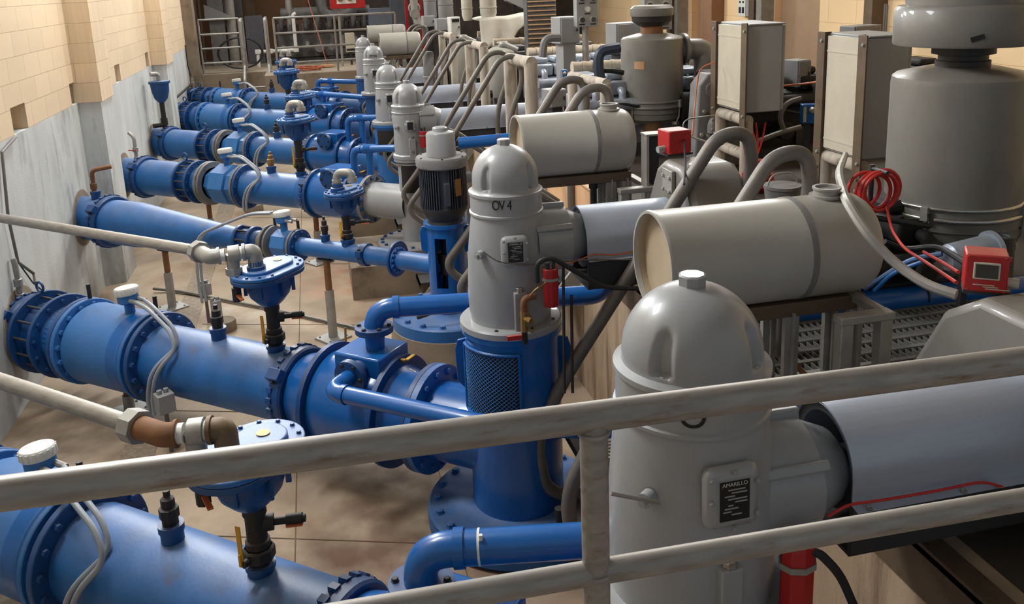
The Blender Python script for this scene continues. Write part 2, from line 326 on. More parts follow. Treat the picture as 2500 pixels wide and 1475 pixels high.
def spool(k, s0, s1, r, label, r1=None, m=None, prof=None):
    t = lt('steel_pipe', k, s0, label, 'pipe')
    obj('pipe_barrel', XL(prof or [(0, r), (s1-s0, r1 or r)], 48), m or BLUE, t); return t
def coupling(k, s, r, label, wd=.09):
    t = lt('grooved_coupling', k, s, label, 'pipe coupling'); R = r+.035
    g = XL([(-wd/2, r-.006), (-wd/2, R-.01), (-wd/2+.012, R), (wd*.1, R), (wd*.1, R-.012), (wd/2, R-.012), (wd/2, r-.006)], 48)
    for i in range(26):
        a = 2*PI*i/26; g.box((0, 0, 0), (wd*.4, .03, .03), T(wd*.28, 0, 0) @ RX(a) @ T(0, 0, R-.006))
    obj('coupling_ring', g, BLUED, t)
    for a in (PI/2*.55, PI/2*.55+PI):
        lug = obj('bolt_lug', G().box((0, 0, 0), (wd, .07, .05), RX(-a) @ T(0, 0, R+.015)), BLUED, t, .006)
        q = (RX(-a) @ Vector((0, .035, R+.015))); bolt(lug, q, (0, math.cos(a), -math.sin(a)), .014, BLACK)
    return t
def dismantle(k, sa, sb, r, label, nb=14, small=False):
    t = lt('dismantling_joint', k, sa, label, 'pipe joint'); L_ = sb-sa; R = r*1.36
    obj('sleeve', XL([(-.06, r), (L_+.06, r)], 40), BLUED, t)
    flange(t, 0, .03, r, R, BLUED, nb, (-1,)); flange(t, L_, .03, r, R, BLUED, nb, (1,))
    for i in range(nb):
        a = 2*PI*i/nb+.2; rr = r+(R-r)*.55
        obj('tie_rod', G().cyl((.02, rr*math.cos(a), rr*math.sin(a)), (L_+.02, rr*math.cos(a), rr*math.sin(a)), .009, n=8), BLACK if small else DARK, t)
    if not small: obj('lifting_eye', G().torus((L_+.015, 0, R+.035), .035, .009, 'Y').cyl((L_+.015, 0, R-.01), (L_+.015, 0, R+.004), .012), BLUED, t)
    return t
def meter_head(t, x, z, sc=1.0):
    obj('meter_neck', G().cyl((x, 0, z-.02), (x, 0, z+.07*sc), .032*sc), BLUEM, t)
    h = obj('meter_housing', G(T(x, 0, z+.065*sc) @ RY(.1)).lathe([(0, 0), (.05, 0), (.066, .012), (.066, .062), (0, .062)], 28, Matrix.Scale(sc, 4)), BLUEM, t)
    g = G(T(x, 0, z+.065*sc) @ RY(.1) @ Matrix.Scale(sc, 4)).lathe([(0, .06), (.072, .06), (.074, .066), (.074, .1), (.069, .107), (0, .109)], 28)
    for i in range(16): g.box((0, 0, 0), (.006, .012, .034), RZ(2*PI*i/16) @ T(.074, 0, .083))
    obj('meter_cap', g, WHITE, h, label='white round screw cap')
    for y in (-.03, .03):
        obj('cable_gland', G().cyl((x-.05*sc, y*sc, z+.095*sc), (x-.125*sc, y*sc, z+.09*sc), .014*sc, n=8), GALV, h)
def conduits(k, s, r, z, group, label, box=True, sc=1.0):
    for i, y in enumerate((-.03, .03)):
        o = i*.04
        pts = [lp(k, s-.11*sc, y*sc, z+.09*sc), lp(k, s-.28*sc-o, .09+y, r+.17*sc), lp(k, s-.5*sc-o, .13+y, r+.07), lp(k, s-.56*sc-o, r*.72+y, r*.86), lp(k, s-.45*sc-o, r+.05, r*.25), lp(k, s-.4*sc-o, r+.06, -r*.6), lp(k, s-.4*sc-o, r+.06, -r*1.1)]
        tag(obj('cable_conduit', G().tube([p for p in pts], .0125*sc, 10, bend=.09, seg=6), CONDUIT), label % ('left' if i else 'right'), 'conduit', group)
def nozzle(t, x, r, h=.07, rr=.045, cap=None):
    n = obj('nozzle', G().lathe([(rr, 0), (rr, r*.2+h*.6), (rr*1.12, r*.2+h*.6), (rr*1.12, r*.2+h), (0, r*.2+h)], 24, T(x, 0, r*.8)), BLUED, t)
    if cap:
        z = r+h
        obj('vent_plug', G().lathe([(0, 0), (rr*.7, 0), (rr*.7, .03), (rr*.85, .03), (rr*.85, .07), (rr*.6, .075), (rr*.6, .11), (rr*.3, .12), (rr*.3, .145), (0, .145)], 8, T(x, 0, z)), cap, n)
    return n
def check_valve(k, r, label):
    t = lt('check_valve', k, .5 if k > 1 else .3, label, 'valve'); R = r*1.36
    flange(t, 0, .035, r*.95, R, BLUED, 14, (1,), bs=.017)
    obj('valve_body', XL([(.03, r*1.0), (.18, r*1.12), (.22, r*1.25), (.3, r*1.3), (.5, r*1.32), (.62, r*1.3), (.7, r*1.2), (.8, r*1.05), (.86, r)], 48), BLUEC, t)
    for x in (.2, .66):
        f = obj('body_ring', XL([(x, r), (x, r*1.44), (x+.03, r*1.44), (x+.03, r)], 48), BLUED, t); ringbolts(f, x+.03, r*1.37, 28, .008, BLUED, (1,)); 
    b = obj('hinge_box', G().box((.38, .0, r*1.35), (.3, .28, .12)), BLUEC, t, .012)
    obj('side_branch', G().cyl((.36, .1, r*1.3), (.36, .2, r*1.25), .055), BLUED, t)
    sf = obj('side_flange', G().cyl((.36, .2, r*1.25), (.36, .235, r*1.24), .095, n=28), BLUED, t)
    for i in range(6):
        a = 2*PI*i/6; bolt(sf, (.36+.074*math.cos(a), .235, r*1.25+.074*math.sin(a)), (0, 1, 0), .011, BLACK)
    v = obj('drain_cock', G().cyl((.22, -.02, r*1.36), (.17, -.02, r*1.36), .012), BRASS, t); obj('lever', G().box((.16, -.05, r*1.36+.01), (.02, .07, .006)), YELLOW, v, label='yellow lever')
    return t
def lever(t, p, ln, m, a=0.0):
    return obj('valve_lever', G(T(*p) @ RZ(a)).box((0, 0, ln*.55), (.022, .006, ln)).box((0, .004, .02), (.012, .012, .05)), m, t, .002, label='yellow lever' if m is YELLOW else 'orange lever')
def air_valve(k, s, z0, zb, rb, hb, label, hl=.17, oct_=False, hand=True, gap=0):
    """riser from pipe top z0 to zb, cup body of radius rb and height hb, oblong lid"""
    t = thing('air_release_valve', label, 'air valve', lp(k, s, 0, 0), ANG)
    h = zb-z0; rr = .034*rb/.14
    obj('riser_socket', G().lathe([(.05, -.03), (.05, .03), (.056, .03), (.056, .05), (0, .05)], 24, T(0, 0, z0)), BLUED, t)
    obj('riser_pipe', G().lathe([(rr, .04), (rr*1.3, .06), (rr*1.3, .08), (rr, .085), (rr, h*.42), (rr*1.35, h*.42), (rr*1.35, h*.5), (rr*1.12, h*.52), (rr*1.12, h*.88), (rr*1.3, h*.88), (rr*1.3, h+.01)], 18, T(0, 0, z0)), BLACK, t)
    vb = obj('ball_valve', G().lathe([(rr*1.5, h*.22), (rr*1.75, h*.25), (rr*1.75, h*.38), (rr*1.5, h*.41)], 8, T(0, 0, z0)).cyl((0, 0, z0+h*.31), (0, rr*2.4, z0+h*.31), .014), BLACK, t)
    if hand: lever(vb, (.01, rr*2.3, z0+h*.3), h*.52, YELLOW)
    sb = obj('side_tap', G().cyl((0, 0, z0+h*.72), (-.05, -.04, z0+h*.72), rr*.9).cyl((-.05, -.04, z0+h*.72), (-.15, -.1, z0+h*.74), rr*.42).cyl((-.09, -.063, z0+h*.727), (-.14, -.095, z0+h*.737), rr*.65), BLACK, t)
    obj('tap_lever', G(T(-.13, -.06, z0+h*.7) @ RZ(.6)).box((0, 0, 0), (.06, .016, .006)), ORANGE, sb, label='orange lever')
    B = obj('valve_cup', G().lathe([(0, 0), (rr*1.6, 0), (rb*.55, hb*.1), (rb*.82, hb*.32), (rb*.95, hb*.6), (rb*.97, hb), (0, hb)], 36, T(0, 0, zb) @ Matrix.Diagonal((.92, 1.05, 1, 1))), BLUED, t)
    for a in (.4, 1.3, 2.2, 3.6, 4.6, 5.6): obj('cup_rib', G().box((0, 0, 0), (.012, .02, hb*.6), T(0, 0, zb+hb*.68) @ RZ(a) @ T(0, rb*.96, 0)), BLUED, B)
    def oblong(sc, z1, z2):
        p = []
        for i in range(20):
            a = PI*i/19; p.append((rb*sc*math.cos(a), (hl-rb*.75)+rb*sc*math.sin(a)))
        for i in range(20):
            a = PI+PI*i/19; p.append((rb*sc*math.cos(a), -(hl-rb*.75)+rb*sc*math.sin(a)))
        return G().prism(p, z1, z2)
    zt = zb+hb
    obj('lid_flange', oblong(1.12, zt-.025, zt), BLUED, t, .004); ld = obj('lid', oblong(1.12, zt+.002, zt+.024), BLUE, t, .005)
    obj('lid_boss', oblong(.68, zt+.022, zt+.042), BLUE, ld, .006)
    for i in range(12):
        a = 2*PI*(i+.5)/12; bolt(ld, (rb*.98*math.cos(a), (hl-rb*.78)*(1 if math.sin(a) > 0 else -1)+rb*.98*math.sin(a), zt+.024), (0, 0, 1), .0085, BLUED)
    obj('outlet_boss', G().lathe([(.052, 0), (.052, .03), (.042, .034), (.042, .06), (0, .06)], 24, T(0, rb*.62, zt+.03)), BLUED, ld)
    obj('inspection_hole', G().cyl((0, -rb*.62, zt+.038), (0, -rb*.62, zt+.046), .025), BRASS, ld)
    return t, zt+.09
def gooseneck(t, zt, y, rr=.036, d=(-1, -.25)):
    dx, dy = d; q = .12
    g = G().tube([(0, y, zt-.03), (0, y, zt+.085), (dx*q, y+dy*q, zt+.085), (dx*q, y+dy*q, zt+.02)], rr, 16, bend=.07, seg=8)
    g.tube([(dx*q, y+dy*q, zt+.05), (dx*q, y+dy*q, zt+.012)], rr*1.25, 16).tube([(0, y, zt+.01), (0, y, zt+.03)], rr*1.25, 16)
    obj('gooseneck_outlet', g, GALV, t, label='galvanised gooseneck elbow')

# --- lines with round blue meters: 1, 2, 6, 7
for k in (1, 2, 6, 7):
    r = RP[k]; n = LN[k]
    check_valve(k, r, 'blue check valve with hinge box beside its pump on the '+n)
    sc = 1.41 if k > 1 else 1.2; coupling(k, sc, r, 'blue bolted coupling between check valve and long pipe of the '+n)
    t = spool(k, sc+.03, 2.55, r, 'long blue pipe carrying the air valve on the '+n); nozzle(t, 2.03-sc-.03, r, cap=BLACK)
    flange(t, 2.55-sc-.03-.015, .035, r, r*1.36, BLUED, 16, (-1,), bs=.017)
    m = lt('flow_meter', k, 2.6, 'round blue flow meter with white cap on the '+n, 'flow meter')
    flange(m, 0, .03, r, r*1.36, BLUE, 16, ()); flange(m, .63, .035, r, r*1.36, BLUEM, 16, (-1,), bs=.017)
    obj('meter_body', XL([(.03, r), (.06, r*1.22), (.07, r*1.26), (.58, r*1.26), (.6, r*1.2), (.63, r)], 56), BLUEM, m)
    obj('clean_stripe', XL([(.075, r*1.263), (.16, r*1.263)], 56), BLUEC, m, label='bright blue dust-free stripe')
    meter_head(m, .2, r*1.26)
    for sx in (.015, .65):
        obj('stud_post', G().cyl((sx, -.05, r*1.3), (sx, -.05, r*1.3+.11), .014, n=10), BLACK, m)
    conduits(k, 2.8, r, r*1.26, 'conduits from the meter head', '%s grey cable conduit leaving the meter head of the '+n)
    t = spool(k, 3.27, 3.45, r, 'short blue pipe stub beside the flow meter on the '+n); flange(t, 0, .035, r, r*1.36, BLUED, 16, (1,), bs=.017)
    dismantle(k, 3.47, 3.68, r, 'blue dismantling joint with tie rods near the wall on the '+n)
    coupling(k, 3.83, r, 'blue bolted coupling closest to the wall on the '+n)
    t = spool(k, 3.85, 4.2, r, 'short blue pipe entering the wall on the '+n)
# --- lines with octagonal meters: 4, 5
for k in (4, 5):
    r = RP[k]; n = LN[k]; rw = r*1.14
    check_valve(k, r, 'blue check valve beside its pump on the '+n)
    coupling(k, 1.22, r, 'blue bolted coupling between check valve and long pipe of the '+n)
    t = spool(k, 1.25, 2.12, r, 'long blue pipe carrying the air valve on the '+n); nozzle(t, 1.77-1.25, r, cap=BRASS if k == 4 else BLACK); flange(t, 2.1-1.25, .03, r, r*1.36, BLUED, 14, (-1,))
    m = lt('flow_meter', k, 2.14, 'octagonal flow meter between grey flanges on the '+n, 'flow meter')
    flange(m, 0, .03, r, r*1.36, GREYD, 14, ()); obj('meter_body', XL([(.03, r*.9), (.13, r*1.12), (.14, r*1.3), (.34, r*1.3), (.35, r*1.12), (.46, r*.9)], 8), BLUEM, m, ang=20)
    flange(m, .46, .03, r, r*1.36, GREYD, 14, (1,), bm=GALV, bs=.014); meter_head(m, .24, r*1.28)
    conduits(k, 2.38, r, r*1.28, 'conduits from the meter head', '%s grey cable conduit leaving the meter head of the '+n)
    t = spool(k, 2.64, 2.78, r, 'short grey flanged pipe beside the octagonal meter on the '+n, m=BLUE); flange(t, 0, .035, r, r*1.36, GREYD, 14, (1,), bm=GALV, bs=.014)
    dismantle(k, 2.79, 2.97, r, 'blue tie-rod dismantling joint of the '+n)
    spool(k, 3.0, 3.6, r, 'blue pipe section flaring towards the wall coupling on the '+n, prof=[(0, r), (.03, r), (.2, rw), (.6, rw)])
    coupling(k, 3.62, rw, 'blue bolted coupling near the wall on the '+n)
    t = spool(k, 3.65, 4.2, rw, 'blue pipe stub entering the wall on the '+n)
# --- line 3: reducer
k = 3; n = LN[3]
t = spool(3, 3.62, 4.2, .2, 'blue pipe stub entering the wall on the '+n); nozzle(t, .13, .2, rr=.04)
coupling(3, 3.58, .2, 'blue bolted coupling at the wide end of the '+n)
spool(3, 2.02, 3.55, .2, 'long blue tapering reducer of the '+n, prof=[(0, .085), (.03, .085), (1.05, .185), (1.2, .2), (1.53, .2)])
dismantle(3, 1.86, 2.0, .085, 'small dark dismantling joint at the narrow end of the '+n, nb=8, small=True)
t = spool(3, 1.7, 1.86, .082, 'short grey pipe beside the small octagonal meter on the '+n, m=GREYD); flange(t, -.0, .02, .08, .145, GREYD, 8, (1,), bs=.012)
m = lt('flow_meter', 3, 1.42, 'small octagonal blue flow meter with white cap on the '+n, 'flow meter')
flange(m, 0, .02, .07, .14, GREYD, 8, ()); obj('meter_body', XL([(.02, .075), (.06, .12), (.2, .12), (.24, .075)], 8), BLUEM, m, ang=20); flange(m, .24, .02, .07, .14, GREYD, 8, ()); meter_head(m, .13, .12, .9)
for sx in (.01, .25): obj('stud_post', G().cyl((sx, -.03, .13), (sx, -.03, .2), .012, n=8), BLACK, m)
t = spool(3, .46, 1.42, .072, 'thin blue pipe with two sockets on the '+n); flange(t, .935, .022, .07, .135, BLUED, 8, (-1,), bs=.012); flange(t, -.0, .022, .07, .135, BLUED, 8, (1,), bs=.012)
nozzle(t, 1.14-.46, .072, .05, .034, cap=BLACK)
c = lt('pipe_clamp', 3, .76, 'blue bolted clamp ring on the thin blue pipe of the '+n, 'pipe clamp')
obj('clamp_ring', XL([(-.025, .07), (-.025, .088), (.025, .088), (.025, .07)], 32), BLUED, c); lg = obj('clamp_lug', G().box((0, .085, .03), (.05, .04, .05)), BLUED, c, .004); bolt(lg, (0, .085, .055), (0, 0, 1), .013, BLACK)
for i, y in enumerate((-.02, .02)):
    tag(obj('cable_conduit', G().tube([lp(3, 1.66, y, .25), lp(3, 1.85, .04+y, .24), lp(3, 2.1, .1+y, .14), lp(3, 2.3, .2+y, .06), lp(3, 2.32, .22+y, -.3), lp(3, 2.3, .22+y, -.52)], .011, 10, bend=.12), CONDUIT), 'grey cable conduit sagging from the small octagonal meter, %s of the pair' % ('lower' if i else 'upper'), 'conduit')
for k in range(1, 8):
    y = 2*k+(XP-WX)/U.x*-1*U.y; rr = (RP[k] if k in (1, 2, 6, 7) else RP[k]*1.14 if k != 3 else .2)
    o = struct('wall_collar', G(T(WX-.02, y, ZP[k]) @ Matrix.Diagonal((1, 1.33, 1, 1))).lathe([(rr*.9, 0), (rr*1.28, 0), (rr*1.28, .03), (rr*.9, .035)], 48, AX), CONC_P)
# --- air valves
a2, z2 = air_valve(2, 1.575, .2, .5, .14, .2, 'blue oblong-lidded air release valve on the second pipeline', .18)
a1, z1 = air_valve(1, 1.57, .2, .49, .14, .2, 'blue oblong-lidded air release valve nearest the camera, behind the top rail', .18)
a3, z3 = air_valve(3, .922, .06, .3, .11, .17, 'blue air release valve on the thin pipe of the tapering pipeline', .125); gooseneck(a3, z3, .07, .03)
a4, z4 = air_valve(4, 1.385, .16, .53, .135, .2, 'blue air release valve with gooseneck on the nearer octagonal-meter pipeline', .155); gooseneck(a4, z4, .08)
a5, z5 = air_valve(5, 1.345, .15, .49, .13, .2, 'blue air release valve on the farther octagonal-meter pipeline, half hidden', .155, hand=False); gooseneck(a5, z5, .08)
a6, z6 = air_valve(6, 1.6, .18, .49, .135, .25, 'blue air release valve on the second farthest pipeline', .15, hand=False); gooseneck(a6, z6, .08)
a7, z7 = air_valve(7, 1.67, .16, .48, .13, .2, 'blue air release valve on the farthest pipeline', .14, hand=False); gooseneck(a7, z7, .08)
def long_discharge(k, s, zt, label, rusty, py):
    z = ZP[k]+zt+.03; t = thing('discharge_pipe', label, 'pipe', lp(k, s, .087, zt-.06), ANG); I = inv(t); q = lambda v: I @ Vector(v)
    P0 = lp(k, s, .087, zt-.07); P1 = lp(k, s, .087, 0); P1.z = z+.03; e = [at(*p, Z=z+.02) for p in py]; ob = RUST2 if rusty is RUST else GALV
    obj('outlet_elbow', G().tube([q(P0), q(P1), q(P1+(e[0]-P1)*.24)], .042, 18, bend=.06, seg=8).tube([q(P0), q(P0+Vector((0, 0, .03)))], .05, 18).tube([q(P1+(e[0]-P1)*.2), q(P1+(e[0]-P1)*.27)], .05, 18), ob, t)
    obj('thread_collar', G().tube([q(P1+(e[0]-P1)*.26), q(P1+(e[0]-P1)*.34)], .036, 18), WHITE, t, label='white taped thread'); obj('thread_collar', G().tube([q(P1+(e[0]-P1)*.66), q(P1+(e[0]-P1)*.78)], .036, 18), WHITE, t, label='white taped thread')
    tee = obj('drain_tee', G().tube([q(P1+(e[0]-P1)*.33), q(P1+(e[0]-P1)*.58)], .048, 18).tube([q(P1+(e[0]-P1)*.5), q(P1+(e[0]-P1)*.5-Vector((0, 0, .09)))], .036, 16).tube([q(P1+(e[0]-P1)*.5-Vector((0, 0, .08))), q(P1+(e[0]-P1)*.5-Vector((0, 0, .12)))], .046, 8), GALV, t)
    d = P1+(e[0]-P1)*.5-Vector((0, 0, .12))
    dv = obj('drain_valve', G().tube([q(d), q(d-Vector((0, 0, .14)))], .016, 10).tube([q(d-Vector((0, 0, .08))), q(d-Vector((0, 0, .16)))], .026, 8), BLACK, tee)
    obj('valve_lever', G(T(*q(d-Vector((0, 0, .12)))) @ RZ(2.6)).box((.06, 0, 0), (.11, .02, .008)), ORANGE, dv, label='orange lever')
    obj('rusty_elbow', G().tube([q(P1+(e[0]-P1)*.77), q(e[0]), q(e[0]+(e[1]-e[0]).normalized()*.13)], .043, 18, bend=.1, seg=8).tube([q(P1+(e[0]-P1)*.77), q(P1+(e[0]-P1)*.82)], .05, 18), RUST if rusty is RUST else GALV, t)
    u0 = e[0]+(e[1]-e[0]).normalized()*.12; u1 = e[0]+(e[1]-e[0]).normalized()*.18
    obj('union_nut', G().tube([q(u0), q(u1)], .062, 8), GALV, t)
    end = e[1]; d = (e[2]-e[0]); tt = (WX-.05-e[0].x)/d.x
    obj('long_pipe', G().tube([q(u1), q(e[0]+d*tt)], .032, 18), RAILM, t); return t
long_discharge(2, 1.575, z2, 'long grey discharge pipe running from second air valve to left wall', GALV, ((512, 628), (470, 606), (0, 533)))
long_discharge(1, 1.57, z1, 'long grey discharge pipe with rusty elbow from the nearest air valve to left wall', RUST, ((400, 1063), (330, 1040), (0, 930)))
# --- bypass pipes
def bypass(k, pts, r, label, flanges=(), m=BLUEC):
    t = thing('bypass_pipe', label, 'pipe', pts[0], 0); I = inv(t)
    obj('bypass_barrel', G().tube([I @ p for p in pts], r, 18, bend=r*2.2, seg=8), m, t)
    for a, b in flanges:
        d = (b-a).normalized(); f = obj('pipe_flange', G().cyl(I @ (a-d*.016), I @ (a+d*.016), r*1.9, n=28), BLUED, t)
        e = d.orthogonal().normalized(); h = d.cross(e)
        for i in range(6):
            A = 2*PI*i/6; bolt(f, I @ (a+(e*math.cos(A)+h*math.sin(A))*r*1.5+d*.016), d, r*.2, BLACK)
    for p, q_ in zip(pts[1:-1], pts[2:]):
        d = (q_-p).normalized(); obj('elbow_collar', G().cyl(I @ (p+d*r*2.0), I @ (p+d*r*2.6), r*1.14, n=24), m, t)
    return t
p = lp(2, .85, 0, .3)
A = Vector((p.x, p.y, 1.035)); B = at(1130, 757, Y=4.4); C2 = at(1483, 718, Y=4.38)
bypass(2, [p, A, C2, Vector((C2.x, C2.y, 1.42))], .055, 'blue bypass pipe passing behind the grey gear drive marked OV 4', [(Vector((p.x, p.y, .92)), A)])
q0 = lp(2, .86, .235, .27); q1 = lp(2, .86, .4, .27)
bypass(2, [q0, q1, at(1215, 1043, Y=3.58), at(1520, 1048, Y=3.5), at(1560, 900, Y=3.5)], .045, 'lower blue bypass pipe crossing in front of the blue pump column')
p = lp(1, .85, 0, .3); A = Vector((p.x, p.y, .93)); C2 = at(1500, 1315, Z=.96)
D2 = A+(C2-A)*1.25
b1 = bypass(1, [p, A, D2], .058, 'blue bypass pipe with white cable tie in front of the photo centre', [(Vector((p.x, p.y, .8)), A)]); I = inv(b1)
d = (C2-A).normalized(); obj('cable_tie', G().tube([I @ (A+d*.2-d*.004), I @ (A+d*.2+d*.004)], .0595, 24).box(I @ (A+d*.2+Vector((0, -.03, .055))), (.012, .012, .02)), WHITE, b1, label='white cable tie')
for k, (x0, y0), (x1, y1), ry in ((4, (862, 365), (966, 362), .036), (5, (848, 290), (940, 286), .036), (6, (735, 226), (915, 239), .04), (7, (775, 197), (890, 200), .04)):
    A = vp(x0, y0, k); B = at(x1, y1, Y=2*k+.2); s = (A-Vector((XP, 2*k, A.z))).dot(U)
    t = bypass(k, [lp(k, s, 0, RP[k]*.9), A, B], ry, 'slim blue bypass pipe above the check valve of the '+LN[k]); I = inv(t)
    M1 = A+(B-A)*(.38 if k < 6 else .3); obj('branch_leg', G().tube([I @ M1, I @ Vector((M1.x, M1.y, ZP[k]+RP[k]*.6))], ry*.95, 14).tube([I @ (M1-Vector((.06, 0, 0))), I @ (M1+Vector((.06, 0, 0)))], ry*1.2, 14), BLUEC, t)
# --- supports and small floor items
def pipe_support(px, py, k, s, label, h):
    F_ = lp(k, s); t = thing('pipe_support', label, 'pipe support', (F_.x, F_.y, 0), .6)
    b = obj('base_plate', G().box((0, 0, .008), (.22, .2, .016)), GALV, t, .003)
    for a in (-.08, .08):
        for c in (-.07, .07): bolt(b, (a, c, .016), (0, 0, 1), .009, GALV)
    obj('lower_tube', G().cyl((0, 0, .016), (0, 0, h*.62), .036), GALV, t); obj('threaded_rod', G().cyl((0, 0, h*.6), (0, 0, h), .026), RUST, t)
    obj('saddle', G().box((0, 0, h), (.06, .14, .012), RZ(.2)), DARK, t)
pipe_support(405, 735, 3, 2.95, 'steel stand holding up the tapering reducer near the left wall', .545)
pipe_support(797, 810, 3, 1.15, 'steel stand with base plate under the thin blue pipe', .665)
pipe_support(535, 545, 4, 2.72, 'rusty stand under the dismantling joint of the nearer octagonal-meter pipeline', .545)
pipe_support(290, 985, 2, 2.95, 'short dark stand under the flow meter of the second pipeline', .19)
pipe_support(783, 560, 4, 1.25, 'brown stand below the coupling of the nearer octagonal-meter pipeline', .545)
def junction(px, py, Z, s, label, legh):
    P = at(px, py, Z=Z); t = thing('junction_box', label, 'junction box', P, .5)
    obj('box_body', G().box((0, 0, 0), s), GREYL, t, .004)
    for dx in (-.03, .02): obj('conduit_hub', G().cyl((dx*.8, 0, s[2]/2), (dx*.8, 0, s[2]/2+.025), .016, n=8), GALV, t)
    obj('conduit_leg', G().cyl((0, 0, -s[2]/2), (0, 0, -legh), .014, n=10), RAILG, t)
junction(402, 982, .33, (.1, .09, .12), 'grey junction box in front of the second pipeline below its meter conduits', .34)
junction(500, 706, .3, (.09, .08, .1), 'grey junction box below the sagging conduits of the tapering pipeline', .3)
junction(528, 752, .28, (.07, .06, .13), 'narrow grey junction box on a stub leg behind the second pipeline', .28)
for x, y, R, lb in ((548, 805, .1, 'small round concrete footing behind the second pipeline'), (620, 515, .12, 'round concrete footing below the nearer octagonal-meter pipeline'), (567, 635, .08, 'round concrete footing half hidden by the discharge pipe elbow')):
    P = at(x, y, Z=.0); tag(obj('concrete_footing', G().lathe([(0, 0), (R, 0), (R, .07), (R*.93, .085), (0, .085)], 24, T(P.x, P.y, 0)), CONC_P), lb, 'footing')
tag(obj('floor_conduit', G().tube([at(375, 705, Z=.02), at(440, 712, Z=.02), at(650, 752, Z=.02), at(880, 803, Z=.02)], .014, 8), RAILG), 'dark conduit lying on the floor between the supports', 'conduit')
tag(obj('floor_stake', G().cyl(at(845, 880, Z=0.0), at(843, 800, Y=at(845, 880, Z=0).y), .009, n=8), BRASS), 'thin brass stake standing behind the check valve', 'stake')
# wall fittings over the pipe stubs
def wall_tap(k, s, r, label, pts, m=GALV, hand=None):
    t = thing('wall_tap', label, 'tap', lp(k, s, 0, r*.95), ANG)
    obj('tap_nipple', G().lathe([(.03, 0), (.03, .04), (.02, .045), (.02, .1), (.03, .1), (.03, .15), (.018, .155), (.018, .2)], 12, T(0, 0, 0)), m, t)
    obj('tap_elbow', G().tube([Vector(q) for q in pts], .02, 10, bend=.05), m, t)
    if hand: obj('tap_lever', G().box((.02, .03, .12), (.11, .02, .008)), hand, t, label='red lever')
wall_tap(2, 3.93, RP[2], 'steel gauge tap on the second pipeline against the left wall', [(0, 0, .18), (0, 0, .26), (.01, 0, .3)])
wall_tap(3, 3.76, .2, 'brown elbow tap on the tapering pipeline beside the left wall', [(0, 0, .18), (0, 0, .27), (-.12, -.12, .29)], RUST)
wall_tap(4, 3.75, RP[4]*1.1, 'grey bent tap with red lever on the nearer octagonal-meter pipeline', [(0, 0, .15), (0, 0, .27), (.07, .0, .31)], GALV, RED)
wall_tap(7, 3.85, RP[7], 'grey tap with red lever beside the far wall end of the farthest pipeline', [(0, 0, .15), (0, 0, .22)], GALV, RED)
wall_tap(6, 3.93, RP[6], 'grey tap with red lever at the wall end of the second farthest pipeline', [(0, 0, .15), (0, 0, .2)], GALV, RED)
t = thing('air_release_valve', 'blue air release valve standing beside the left wall above the pipe stubs', 'air valve', lp(5, 3.72, .0, 0), ANG)
obj('valve_cup', G().lathe([(0, .55), (.04, .55), (.085, .6), (.11, .7), (.12, .8), (0, .8)], 28), BLUED, t); obj('lid', G().lathe([(0, .8), (.135, .8), (.135, .83), (.06, .84), (0, .84)], 28), BLUED, t)
obj('riser_pipe', G().tube([(0, 0, .16), (0, 0, .56)], .032, 12).tube([(0, 0, .24), (.0, 0, .34)], .045, 8).tube([(0, 0, .25), (.05, .14, .25)], .03, 10), BLACK, t)
obj('gooseneck_outlet', G().tube([(0, 0, .83), (0, 0, .93), (.03, .1, .93)], .03, 12, bend=.05), GALV, t)
# wall conduits
tag(obj('wall_conduit', G().tube([at(38, 335, X=WX+.02), at(5, 372, X=WX+.02), at(20, 530, X=WX+.03), at(44, 640, X=WX+.03), at(82, 668, X=WX+.08), at(86, 690, X=WX+.1)], .011, 8), RAILG), 'thin dark conduit dropping down the left wall to a tap', 'conduit')
tag(obj('wall_conduit', G().tube([at(44, 640, X=WX+.03), at(80, 690, X=WX+.03), at(118, 722, X=WX+.05)], .006, 6), BLACKR), 'thin black cable slanting from the wall conduit to the second pipeline', 'cable')
tag(obj('wall_conduit', G().tube([at(405, 112, X=WX+.02), at(412, 150, X=WX+.02), at(425, 215, X=WX+.02), at(432, 262, X=WX+.02)], .01, 6), BLACKR), 'black cable hanging down the far end of the left wall', 'cable')
tag(obj('wall_conduit', G().tube([at(425, 243, X=WX+.03), at(470, 203, X=WX+.03)], .02, 8), DARK), 'dark rail sloping up the far corner of the left wall', 'rail')
tag(obj('wall_conduit', G().tube([at(452, 110, X=WX+.02), at(458, 160, X=WX+.02), at(470, 203, X=WX+.02)], .01, 6), BLACKR), 'black cable along the far corner of the left wall', 'cable')
for x, y, lb in ((282, 412, 'small grey box on the pilaster beside the pipe stub'), (425, 262, 'pale conduit box on the wall behind the blue pipes')):
    P = at(x, y, X=WX+.04); t = thing('wall_box', lb, 'junction box', P, 0); obj('box_body', G().box((0, 0, 0), (.07, .12, .14)), GREYL, t, .004); obj('conduit_drop', G().tube([(0, 0, -.07), (0, 0, -.55), (.05, .1, -.7)], .018, 8), CONDUIT, t)
